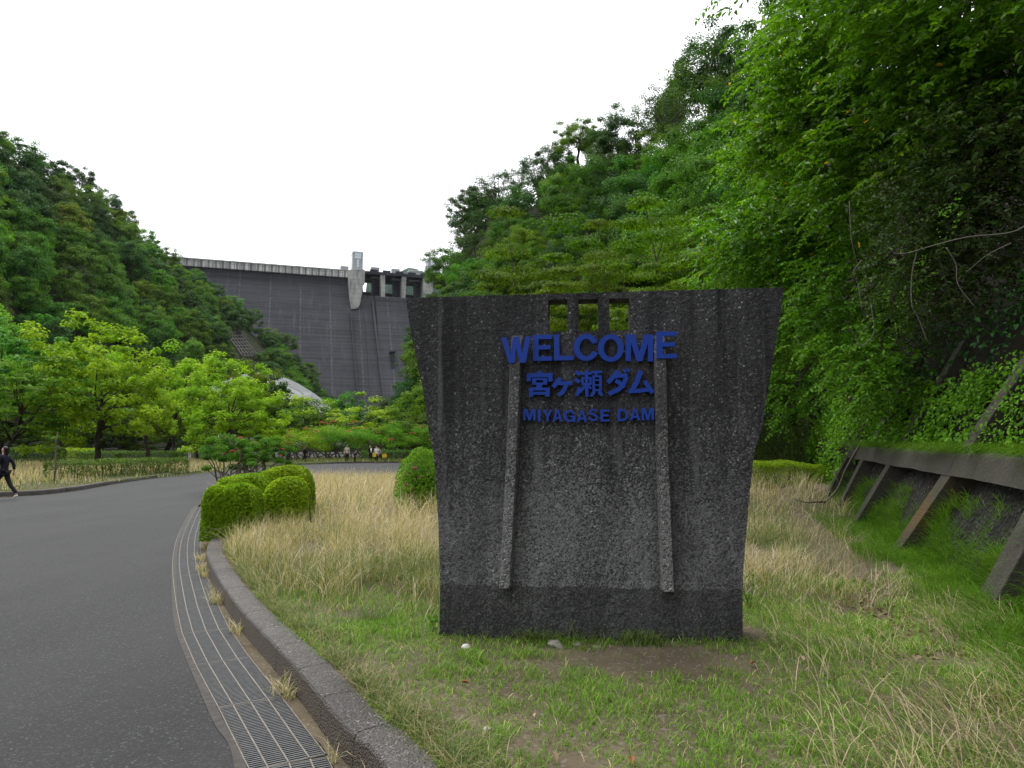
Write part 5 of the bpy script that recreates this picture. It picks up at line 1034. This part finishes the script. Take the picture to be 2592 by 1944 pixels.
# ------------------------------------------------------------------ big leafy trees leaning out from the bank
def sprays(rng, ell, n, leafL=0.085, per=13):
    """drooping twigs with paired leaves filling an ellipsoid given by picture centre, depth and radii"""
    (px, py, Y, rpx, rpy, rd) = ell; c = np.array(at(px, py, Y)); s = Y / F; R = np.array([rpx * s, rd, rpy * s]); d = rdirs(rng, n); k = 1 + .22 * np.sin(d[:, :1] * 6 + c[0]) * np.sin(d[:, 2:] * 5 + c[2]); P = c + d * (rng.random((n, 1)) ** .42) * k * R
    D = unit(d * np.array([1, .8, .5]) + rng.normal(size=(n, 3)) * .55 + np.array([-.35, -.25, .0])); Lt = rng.uniform(.3, .62, n); t = (np.arange(per) + .6) / per
    Q = P[:, None, :] + D[:, None, :] * (Lt[:, None, None] * t[None, :, None]) - UP * (Lt[:, None, None] * .45 * t[None, :, None] ** 2); T = unit(D[:, None, :] - UP * .9 * t[None, :, None]); Sd = unit(np.cross(T, UP) + 1e-6); sg = np.where(np.arange(per) % 2 == 0, 1.0, -1.0)[None, :, None]
    LL = leafL * rng.uniform(.75, 1.3, (n, per)) * (1 - .25 * t[None, :]); A = unit(T * .55 + Sd * sg * .8 - UP * .25 + rng.normal(size=Q.shape) * .18); N = unit(UP * .9 + T * .35 + rng.normal(size=Q.shape) * .35)
    C = Q + A * (LL[..., None] * .5); ti = np.clip(rng.random((n, 1)) * .5 + rng.random((n, per)) * .5 - .04 + (rng.random((n, per)) < .004) * .6, 0, 1)
    return C.reshape(-1, 3), N.reshape(-1, 3), A.reshape(-1, 3), LL.ravel(), ti.ravel(), P, Q
def bank_tree(label, ells, root, r0, seed, mat='leaf_near', leafL=0.125, Wd=0.46, limbs=10):
    rng = np.random.default_rng(seed); root = Vector(root); t = thing('leaning_tree', label, 'tree', root, 0, None); ro = np.array(root); Cs, Ns, As, Ls, Ts = [], [], [], [], []; mb = MB(); tw = MB(); cen = [at(e[0], e[1], e[2]) for e in ells]
    for (e, n) in [(e[:6], e[6]) for e in ells]:
        C, N, A, LL, ti, P, Q = sprays(rng, e, n, leafL); Cs.append(C - ro); Ns.append(N); As.append(A); Ls.append(LL); Ts.append(ti); c = at(e[0], e[1], e[2]); st = root + Vector((0, 0, 2.2)); st = st.lerp(c, .12)
        main = [st - root, st.lerp(c, .4) + Vector((.2, .1, .5)) - root, c - root]; mb.tube([Vector(p) for p in spline(main, 5)], list(np.linspace(r0 * .6, r0 * .22, 11)), 6)
        for j in range(limbs):
            f = Vector(P[rng.integers(len(P))]) - root; b = Vector(main[1]).lerp(main[2], rng.uniform(.1, 1)); tw.tube([b, b.lerp(f, .5) + Vector((0, 0, .18)), f], [r0 * .17, r0 * .11, r0 * .04], 5)
        for j in range(0, len(P), 2):
            tw.tube([Vector(P[j]) - root, Vector(Q[j, Q.shape[1] // 2]) - root, Vector(Q[j, -1]) - root], [.005, .004, .002], 3, False)
    mb.tube([(.3, 0, -.6), (0, 0, .6), (-.1, 0, 1.6), (-.15, -.05, 2.4)], [r0 * 1.2, r0, r0 * .85, r0 * .65], 8); mb.build('trunk', M['bark'], t, True); tw.build('twigs', M['twig'], t)
    C, N, A, LL, ti = [np.concatenate(v) for v in (Cs, Ns, As, Ls, Ts)]; V, g = leaves(C, N, A, LL, LL * Wd, True); link('crown', npmesh('crown', V, g, np.concatenate([ti, ti])), M[mat], t); print('leaves', len(C)); return t
bank_tree('tall leafy tree overhanging the upper right, its crown closing off the sky', [(2130, 110, 13, 230, 170, 1.7, 800), (2030, 330, 13.5, 190, 130, 1.3, 460), (2320, 260, 11, 210, 220, 1.6, 560), (2480, 60, 9.5, 260, 150, 1.7, 480), (2180, 440, 12.0, 160, 150, 1.2, 260), (2400, -150, 10, 520, 240, 2.6, 800), (2560, 300, 9.6, 160, 110, 1.2, 160), (2250, -60, 14, 300, 120, 1.6, 420)], bank_pt(13.0, 4.6, 11.5), .16, 81)  # high clump above the view is added to shade the hollow below
bank_tree('leafy tree reaching left over the slope to the top right corner of the monument', [(1950, 600, 17, 170, 120, 1.6, 480), (2080, 560, 15.5, 150, 150, 1.4, 460), (1930, 420, 17.5, 110, 90, 1.0, 150), (1860, 690, 19, 120, 110, 1.3, 190)], bank_pt(19.5, 3.2, 7.0), .14, 82, leafL=.14)
bank_tree('vine draped low tree hanging down beside the right edge of the monument', [(2010, 800, 17.0, 150, 160, 1.4, 420), (2140, 760, 13.5, 130, 170, 1.1, 330), (2000, 990, 16.5, 80, 90, .9, 130), (2210, 930, 12.2, 90, 110, .7, 150)], bank_pt(17.0, 2.2, 3.6), .1, 83, 'leaf_herb', .1, .6)
bank_tree('shrub mass coloured dark for shade, hanging in the hollow at the right edge', [(2430, 570, 9.6, 220, 200, .8, 330), (2330, 690, 10.6, 120, 170, .7, 200), (2480, 400, 9.4, 200, 130, 1.0, 280)], bank_pt(10.5, 3.6, 6.0), .08, 84, 'leaf_dark', .085, .5)  # dark leaf colour stands in for the shade under the canopy
# layered olive green trees just behind the monument
lay = dict(n=50, per=330, cr=0.33, flat=0.16, L=0.043, box=.2, Wd=0.55, zc=1.15, rz=0.95, low=-0.75, inner=0.3, lump=0.2, upb=1.3, outb=0.35, r0=0.05, nb=18)
HP['layer1'] = tree_proto('layered_tree', 'x', 'tree', 91, 'leaf_layer', **lay); HP['layer2'] = tree_proto('layered_tree', 'x', 'tree', 92, 'leaf_olive', **lay); HP['layer3'] = tree_proto('layered_tree', 'x', 'tree', 93, 'leaf_mid', **lay)
rng = np.random.default_rng(17)
def layered(key, px, pytop, Y, wpx, label):
    R = wpx / 2 / F * Y; z = at(px, pytop, Y).z; src = HP[key]; o = copy_tree(src) if key in USED else src; USED.add(key); b = at(px, 1000, Y); o.location = (b.x, b.y, 0.1); o.scale = (R, R, z / 2.15); o.rotation_euler = (0, 0, rng.uniform(0, 6.28)); tag(o, label, 'tree', 'layered trees right behind the monument')
layered('layer2', 1345, 575, 33, 360, 'olive layered tree behind the monument, left of its three openings')
layered('layer1', 1560, 545, 30, 400, 'green and olive layered tree directly behind the three openings')
layered('layer1', 1755, 505, 33, 420, 'tallest layered tree behind the right half of the monument')
layered('layer2', 1470, 600, 27, 300, 'low olive layered tree close behind the openings of the monument')
layered('layer2', 1890, 600, 27, 330, 'olive layered tree behind the top right corner of the monument')
layered('layer3', 1245, 690, 36, 260, 'dark green layered tree at the left end of the row behind the monument')
layered('layer1', 1680, 640, 25, 300, 'lower bright layered tree behind the right half of the monument')
layered('layer3', 2010, 780, 30, 300, 'shaded tree filling the dark gap between monument and bank')

# ------------------------------------------------------------------ hanging vines, bare branches, stones, small things
def vine(pts, r, label, cat='vine', name='hanging_vine', mat='bark_pale', group=None):
    P = [at(*p) for p in pts]; c = spline([tuple(p) for p in P], 6); mb = MB(); o = P[0]; mb.tube([Vector(v) - o for v in c], list(np.linspace(r, r * .4, len(c))), 5); ob = mb.build(name, M[mat], None, True); ob.location = o; tag(ob, label, cat, group); return ob
vine([(2150, 510, 10.5), (2155, 600, 10.4), (2165, 650, 10.4), (2180, 690, 10.4)], 0.0078, 'thin bare vine hanging straight down under the leaves, left one of the tangle', group='bare vines hanging from the canopy')
vine([(2180, 660, 9.8), (2160, 690, 9.8), (2172, 720, 9.8), (2178, 760, 9.7)], 0.0078, 'short curled bare vine in the middle of the dark hollow', group='bare vines hanging from the canopy')
vine([(2320, 640, 9.4), (2308, 700, 9.4), (2308, 770, 9.3), (2322, 800, 9.3), (2348, 865, 9.2)], 0.0097, 'pale knotted vine hanging down to the bank in front of the dark hollow', group='bare vines hanging from the canopy')
vine([(2205, 770, 9.6), (2212, 840, 9.6), (2190, 870, 9.6), (2168, 872, 9.6), (2178, 850, 9.6)], 0.0078, 'looping bare vine end low over the herbs', group='bare vines hanging from the canopy')
vine([(2395, 626, 8.6), (2420, 670, 8.6), (2425, 720, 8.6), (2470, 780, 8.5)], 0.0084, 'crooked pale vine against the darkest part of the hollow', group='bare vines hanging from the canopy')
vine([(2620, 555, 7.6), (2560, 588, 7.7), (2450, 600, 7.9), (2360, 622, 8.1), (2300, 640, 8.3), (2262, 642, 8.4)], 0.0091, 'long pale bare branch reaching left out of the dark hollow', 'branch', 'bare_branch')
vine([(2560, 615, 7.6), (2500, 645, 7.7), (2445, 690, 7.8)], 0.0059, 'short bare twig with dry curled leaves in the dark hollow', 'branch', 'bare_branch')
db = vine([(2175, 1128, 13.0), (2140, 1190, 14.2), (2118, 1240, 14.4), (2080, 1280, 14.6), (2060, 1305, 14.6)], 0.0228, 'dead grey branch leaning against the end of the concrete frame', 'branch', 'dead_branch')
for pts in ([(2140, 1190, 14.2), (2165, 1150, 13.9), (2150, 1125, 13.9)], [(2090, 1270, 14.5), (2040, 1272, 14.3), (2005, 1262, 14.2)], [(2125, 1225, 14.4), (2110, 1190, 14.4)]):
    P = [at(*p) for p in pts]; mb = MB(); mb.tube([p - db.location for p in P], [.022, .014, .006], 5); mb.build('side_twig', M['bark_pale'], db, True)
vine([(787, 1322, 9.0), (783, 1285, 9.0), (785, 1262, 9.0), (780, 1240, 9.0)], 0.0078, 'dark dead stalk standing in the tall dry grass', 'stalk', 'dead_stalk', 'twig')
def rock(px, py, w, dpt, hh, label, mat, seed, Z=.16):
    p = ground(px, py, Z); bm = bmesh.new(); bmesh.ops.create_icosphere(bm, subdivisions=3, radius=1)
    for v in bm.verts: v.co *= 1 + .3 * mnoise.noise(v.co * 1.3 + Vector((seed, 0, 0))) + .08 * mnoise.noise(v.co * 5 + Vector((seed, 0, 0))); v.co = Vector((v.co.x * w, v.co.y * dpt, v.co.z * hh))
    me = bpy.data.meshes.new('stone'); bm.to_mesh(me); bm.free(); me.polygons.foreach_set('use_smooth', [True] * len(me.polygons)); o = link('stone', me, M[mat]); o.location = (p.x, p.y, lawn_z(p.x, p.y) + hh * .25); o.rotation_euler = (0, 0, seed); tag(o, label, 'stone')
M['white_stone'] = plain('white_stone', (0.55, 0.54, 0.52), 0.8, var=.25, scale=30); M['grey_stone'] = plain('grey_stone', (0.2, 0.185, 0.16), 0.85, var=.3, scale=25)
rock(1180, 1640, .045, .03, .017, 'small white stone on the bare earth left in front of the monument', 'white_stone', 1.3); rock(1406, 1634, .085, .05, .035, 'flat grey stone half sunk in the earth in front of the monument', 'grey_stone', 2.1)
rock(1462, 1630, .04, .03, .012, 'little flat stone right beside the larger grey stone', 'grey_stone', 4.2); rock(1510, 1637, .035, .02, .01, 'sliver of grey stone on the earth under the monument centre', 'grey_stone', 5.5)
rock(1232, 1842, .02, .014, .012, 'tiny white pebble in the grass near the kerb', 'white_stone', 3.3); rock(1185, 1607, .02, .02, .015, 'tiny pale pebble touching the left base of the monument', 'white_stone', 6.3)
for k, (px, py, lab, c) in enumerate(((1177, 1741, 'orange fallen leaf on the grass left of centre', 0), (1350, 1817, 'pale curled dead leaf on the bare patch', 1), (1600, 1936, 'brown dead leaf at the bottom edge of the lawn', 0), (1405, 1928, 'straw coloured curled leaf near the bottom edge', 1), (1905, 1688, 'orange leaf in the grass below the right corner of the monument', 0), (2032, 1680, 'pinkish dead leaf in the grass right of the monument', 1))):
    p = ground(px, py, .16); r_ = np.random.default_rng(k); V, g = leaves(np.array([[0, 0, 0.0]]), unit(np.array([[.3 * r_.normal(), .3 * r_.normal(), 1.0]])), rdirs(r_, 1), .055, .026, True, .45)
    key = 'fallen%d' % c
    if key not in M: M[key] = plain(key, ((0.22, 0.085, 0.03), (0.32, 0.22, 0.14))[c], .7)
    o = link('fallen_leaf', npmesh('fallen_leaf', V, g), M[key]); o.location = (p.x, p.y, lawn_z(p.x, p.y) + .03); tag(o, lab, 'fallen leaf')
# weeds with broad leaves at the foot of the slab
def weed(px, py, hh, n, label, seed):
    r_ = np.random.default_rng(seed); p = ground(px, py, .16); t = thing('weed', label, 'weed', (p.x, p.y, lawn_z(p.x, p.y))); C = np.stack([r_.normal(0, .5, n) * hh * .7, r_.normal(0, .1, n) * hh * .6 - .02, r_.uniform(.1, 1, n) * hh], 1)
    V, g = leaves(C, unit(UP + r_.normal(size=(n, 3)) * .6 + np.array([0, -.5, 0])), rdirs(r_, n), r_.uniform(.02, .045, n), .018, True); ti = r_.random(n); link('foliage', npmesh('foliage', V, g, np.concatenate([ti, ti])), M['leaf_herb'], t); mb = MB()
    for k in range(0, n, 2): mb.tube([(0, 0, -.01), Vector(C[k]) * .6, C[k]], [.002, .0015, .001], 3, False)
    mb.build('stems', M['leaf_stem'], t)
M['leaf_stem'] = plain('green_stem', (0.05, 0.11, 0.02), .6)
weed(1098, 1600, .13, 30, 'leafy weed at the left bottom corner of the monument', 1); weed(1262, 1600, .24, 40, 'tall thin weed climbing below the left rib of the monument', 2); weed(1545, 1612, .08, 40, 'low green weed at the middle of the monument foot', 3); weed(1685, 1606, .26, 60, 'weed growing up below the right rib of the monument', 4); weed(1900, 1540, .3, 40, 'leafy weed at the right bottom corner of the monument', 5)
# sapling with stake on the verge
p = gpx(137, 1222); sp_ = thing('young_sapling', 'thin young sapling on the verge left of the long hedge', 'tree', p); mb = MB(); mb.tube([(0, 0, -.1), (.02, 0, .8), (-.02, 0, 1.6), (.03, 0, 2.1)], [.04, .035, .03, .012], 6); mb.build('trunk', M['bark_pale'], sp_, True)
r_ = np.random.default_rng(5); C, D = crown_clumps(r_, 8, .3, .3, 1.85); link('crown', crown_mesh('crown', r_, C, D, 22, .15, .7, .09, .5), M['leaf_mid'], sp_)

# ------------------------------------------------------------------ people
M['skin'] = plain('skin', (0.46, 0.28, 0.2), .55); M['hair'] = plain('dark_hair', (0.012, 0.009, 0.008), .45)
for k, c in dict(navy=(0.012, 0.013, 0.026), black=(0.01, 0.01, 0.012), white=(0.72, 0.71, 0.68), offwhite=(0.55, 0.54, 0.49), blue=(0.03, 0.06, 0.28), denim=(0.045, 0.075, 0.2), grey=(0.2, 0.19, 0.18), yellow=(0.65, 0.45, 0.02), pale=(0.55, 0.48, 0.42)).items(): M['cloth_' + k] = plain('cloth_' + k, c, .8, var=.12, scale=12)
def skin_obj(name, verts, edges, radii, mat, parent, roots=(0,), sub=2):
    me = bpy.data.meshes.new(name); me.from_pydata(verts, edges, []); me.update(); o = link(name, me, mat, parent); o.modifiers.new('skin', 'SKIN'); o.modifiers['skin'].use_smooth_shade = True; sv = me.skin_vertices[0].data
    for i, r in enumerate(radii): sv[i].radius = (r, r) if not hasattr(r, '__len__') else r
    for i in roots: sv[i].use_root = True
    m = o.modifiers.new('sub', 'SUBSURF'); m.levels = m.render_levels = sub; return o
def person(label, loc, rz, ht, top, legs, shoe='black', stride=0.0, bend=0.0, arm=0.12, hair='short', long=False, sleeve=True, group=None, inner=None):
    """faces local -y; stride moves the feet, arm swings the hands, bend leans the trunk"""
    s = ht / 1.72; t = thing('person', label, 'person', loc, rz, group); t.scale = (s, s, s); b = bend
    J = dict(pel=(0, 0, .94), wst=(0, -.06 * b * 3, 1.1), che=(0, -.45 * b, 1.30 - .1 * b), nek=(0, -.02 - .7 * b, 1.47 - .22 * b), hd0=(0, -.035 - .78 * b, 1.54 - .26 * b), hd1=(0, -.03 - .84 * b, 1.62 - .3 * b), hd2=(0, -.015 - .88 * b, 1.69 - .33 * b))
    for sd, sx in (('l', 1), ('r', -1)):
        f = stride * (1 if sd == 'l' else -1); a = -arm * (1 if sd == 'l' else -1) if stride else -.06
        J['hip' + sd] = (.085 * sx, 0, .88); J['kne' + sd] = (.09 * sx, -.5 * f - .04, .49 + .02 * abs(f)); J['ank' + sd] = (.09 * sx, -f + (.0 if f > 0 else .1 * abs(f)), .085 + (.22 * abs(f) if f < 0 else 0)); J['toe' + sd] = (.095 * sx, -f - (.15 if f >= 0 else .05), .03 + (.02 if f < 0 else 0))
        J['sho' + sd] = (.165 * sx, -.02 - .6 * b, 1.41 - .18 * b); J['elb' + sd] = (.23 * sx, .05 + a * .7 - .7 * b, 1.15 - .15 * b); J['wri' + sd] = (.235 * sx, -.06 + a * 1.6 - .9 * b, .92 - .1 * b); J['pal' + sd] = (.232 * sx, -.08 + a * 1.75 - .92 * b, .855 - .1 * b)
    R = dict(pel=(.14, .1), wst=(.12, .09), che=(.15, .1), nek=.055, hd0=.068, hd1=(.078, .092), hd2=(.06, .075), hip=.082, kne=.056, ank=.038, toe=.03, sho=.058, elb=.042, wri=.028, pal=(.034, .018))
    names = list(J); ix = {n: i for i, n in enumerate(names)}; E = [('pel', 'wst'), ('wst', 'che'), ('che', 'nek'), ('nek', 'hd0'), ('hd0', 'hd1'), ('hd1', 'hd2')]
    for sd in 'lr': E += [('pel', 'hip' + sd), ('hip' + sd, 'kne' + sd), ('kne' + sd, 'ank' + sd), ('ank' + sd, 'toe' + sd), ('che', 'sho' + sd), ('sho' + sd, 'elb' + sd), ('elb' + sd, 'wri' + sd), ('wri' + sd, 'pal' + sd)]
    rad = lambda n, k=0.0: (lambda r: (r[0] + k, r[1] + k) if hasattr(r, '__len__') else r + k)(R.get(n, R.get(n[:-1])))
    V = [J[n] for n in names]; ed = [(ix[a], ix[c]) for a, c in E]; rr = [rad(n) for n in names]; roots = [0]
    for sd, sx in (('l', 1), ('r', -1)):      # fingers and thumb, each its own bent chain rooted in the palm
        p = np.array(J['pal' + sd])
        for q, (oy, ln) in enumerate(((-.024, .07), (-.008, .08), (.008, .075), (.023, .058))):
            i0 = len(V); V += [tuple(p + (0, oy * .8, 0)), tuple(p + (0, oy, -.045)), tuple(p + (-.012 * sx, oy, -.045 - ln * .5)), tuple(p + (-.03 * sx, oy, -.045 - ln * .9))]; rr += [.009, .0088, .008, .0065]; ed += [(i0, i0 + 1), (i0 + 1, i0 + 2), (i0 + 2, i0 + 3)]; roots.append(i0)
        i0 = len(V); V += [tuple(p + (0, -.015, .02)), tuple(p + (-.01 * sx, -.045, -.012)), tuple(p + (-.016 * sx, -.055, -.05))]; rr += [.011, .0095, .0075]; ed += [(i0, i0 + 1), (i0 + 1, i0 + 2)]; roots.append(i0)
    h = np.array(J['hd1']); i0 = len(V); V += [tuple(h + (0, -.07, .015)), tuple(h + (0, -.1, -.008))]; rr += [.012, .013]; ed.append((i0, i0 + 1)); roots.append(i0)     # nose
    skin_obj('body', V, ed, rr, M['skin'], t, roots)
    def cloth(name, ns, es, k, mat):
        iy = {n: i for i, n in enumerate(ns)}; return skin_obj(name, [J[n] if n in J else X[n] for n in ns], [(iy[a], iy[c]) for a, c in es], [rad(n, k) for n in ns], M['cloth_' + mat], t)
    X = {}
    for sd in 'lr': X['cuf' + sd] = tuple(np.array(J['elb' + sd]) * .12 + np.array(J['wri' + sd]) * .88); X['sle' + sd] = tuple(np.array(J['elb' + sd]) * .8 + np.array(J['sho' + sd]) * .2); X['hem' + sd] = tuple(np.array(J['ank' + sd]) + (0, 0, .02))
    X['btm'] = (0, 0, .84); X['col'] = tuple(np.array(J['nek']) * .8 + np.array(J['che']) * .2); R.update(cuf=.032, sle=.046, hem=.045, btm=(.145, .105), col=(.1, .078))
    ns = ['pel', 'wst', 'che', 'col', 'btm', 'shol', 'shor'] + (['elbl', 'elbr', 'cufl', 'cufr'] if sleeve else ['slel', 'sler']); es = [('pel', 'wst'), ('wst', 'che'), ('che', 'col'), ('pel', 'btm'), ('che', 'shol'), ('che', 'shor')] + ([('shol', 'elbl'), ('shor', 'elbr'), ('elbl', 'cufl'), ('elbr', 'cufr')] if sleeve else [('shol', 'slel'), ('shor', 'sler')])
    cloth('jacket' if sleeve else 'shirt', ns, es, .016, top)
    cloth('trousers', ['pel', 'hipl', 'hipr', 'knel', 'kner', 'heml', 'hemr'], [('pel', 'hipl'), ('pel', 'hipr'), ('hipl', 'knel'), ('hipr', 'kner'), ('knel', 'heml'), ('kner', 'hemr')], .012, legs)
    for sd in 'lr':
        a, c = np.array(J['ank' + sd]), np.array(J['toe' + sd]); skin_obj('shoe', [tuple(a + (0, .045, -.045)), tuple(a * .6 + c * .4 + (0, 0, -.01)), tuple(c)], [(0, 1), (1, 2)], [(.043, .04), (.043, .036), (.036, .026)], M['cloth_' + shoe], t)
    hv = [tuple(h + (0, .03, .075)), tuple(h + (0, .06, .02)), tuple(h + (0, .055, -.06))] + ([tuple(h + (0, .06, -.15)), tuple(h + (0, .06, -.24))] if long else []); hr_ = [(.082, .07), (.088, .075), (.075, .06)] + ([(.085, .05), (.06, .035)] if long else [])
    hv = [tuple(h + (0, -.05, .082))] + hv; hr_ = [(.05, .035)] + hr_; skin_obj('hair', hv, [(i, i + 1) for i in range(len(hv) - 1)], hr_, M['hair'], t)
    e = MB()
    for sx in (-1, 1): e.tube([h + np.array((.03 * sx, -.083, .02)), h + np.array((.03 * sx, -.0925, .02))], [.011, .006], 6)
    e.build('eyes', M['hair'], t); e = MB(); e.tube([h + np.array((-.022, -.079, -.043)), h + np.array((0, -.086, -.045)), h + np.array((.022, -.079, -.043))], [.003, .007, .003], 6); e.build('mouth', M['lips'], t)
    e = MB()
    for sx in (-1, 1): e.tube([h + np.array((.086 * sx, .005, -.03)), h + np.array((.093 * sx, .01, .0)), h + np.array((.088 * sx, .012, .026))], [.008, .014, .008], 6)
    e.build('ears', M['skin'], t, True); return t
M['lips'] = plain('lips', (0.35, 0.12, 0.1), .5)
def stand(px, pyfeet, Y=None): p = ground(px, pyfeet, 0.0); return (p.x, p.y, 0.0) if Y is None else (at(px, 1150, Y).x, Y, 0.13)
wo = person('person in dark navy suit and white sneakers walking at the left edge', stand(6, 1264), math.radians(-90), 1.6, 'navy', 'black', 'white', .36, 0, .14, long=True)
wt = person('person in blue shirt standing beside a companion in white, seen from behind', stand(464, 1166, 85), math.radians(160), 1.72, 'blue', 'black')
person('person all in white bending forward next to the person in blue', stand(480, 1166, 83.5), math.radians(170), 1.62, 'offwhite', 'offwhite', 'white', 0, .22)
person('person in denim blue T-shirt and dark trousers under the flowering azaleas', stand(729, 1173), math.radians(200), 1.75, 'denim', 'black', sleeve=False)
person('person in dark top and trousers half hidden behind azalea stems', stand(769, 1172), math.radians(120), 1.68, 'black', 'black', stride=.2)
person('person in pale T-shirt and black trousers beside the white bridge foot', stand(878, 1172), math.radians(10), 1.78, 'pale', 'black', sleeve=False)
person('small child in black T-shirt with white print', stand(898, 1173), math.radians(0), 1.12, 'black', 'black', sleeve=False)
person('person in black jacket with white towel over one shoulder', stand(937, 1171), math.radians(15), 1.76, 'black', 'black')
person('person in white shirt carrying a yellow bag', stand(953, 1172), math.radians(-10), 1.66, 'white', 'black', sleeve=False)
person('person in grey bending over at the right end of the group of walkers', stand(966, 1171), math.radians(-60), 1.6, 'grey', 'black', bend=.3)
p = at(937, 1145, 70); mb = MB(); mb.tube([(p.x + .12, p.y - .15, 1.44), (p.x + .14, p.y - .2, 1.25), (p.x + .14, p.y - .2, 1.05)], [.05, .06, .05], 6); tag(mb.build('towel', M['cloth_white'], None, True), 'white towel hanging over the shoulder of the person in black', 'towel')
p = at(949, 1160, 69.6); mb = MB(); mb.box(p.x - .2, p.x + .12, p.y - .1, p.y + .1, .62, .98); mb.tube([(p.x - .12, p.y, .97), (p.x - .04, p.y, 1.2), (p.x + .06, p.y, .97)], .015, 5); tag(mb.build('yellow_bag', M['cloth_yellow'], bevel=.03), 'yellow bag held by the person in the white shirt', 'bag')
p = at(974, 1162, 70.5); mb = MB(); mb.box(p.x - .25, p.x + .2, p.y - .15, p.y + .15, .55, .85); mb.tube([(p.x - .2, p.y, .84), (p.x, p.y, 1.0), (p.x + .15, p.y, .84)], .015, 5); tag(mb.build('yellow_tote', M['cloth_yellow'], bevel=.04), 'second yellow bag beside the person bending over', 'bag')

# ------------------------------------------------------------------ air
top = max((o.matrix_world @ Vector(c)).z for o in S.objects if o.type == 'MESH' for c in o.bound_box) + 2
mb = MB(); mb.box(-905, 905, -155, 1205, -1.32, top); hz = mb.mesh('haze'); hm = bpy.data.materials.new('haze_air'); hm.use_nodes = True
nt = hm.node_tree; nt.nodes.remove(nt.nodes['Principled BSDF']); pv = nt.nodes.new('ShaderNodeVolumePrincipled'); pv.inputs['Color'].default_value = (0.86, 0.93, 1.0, 1); pv.inputs['Density'].default_value = 0.000035
nt.links.new(pv.outputs[0], nt.nodes['Material Output'].inputs['Volume']); tag(link('haze', hz, hm), kind='stuff')
S.cycles.volume_bounces = 0
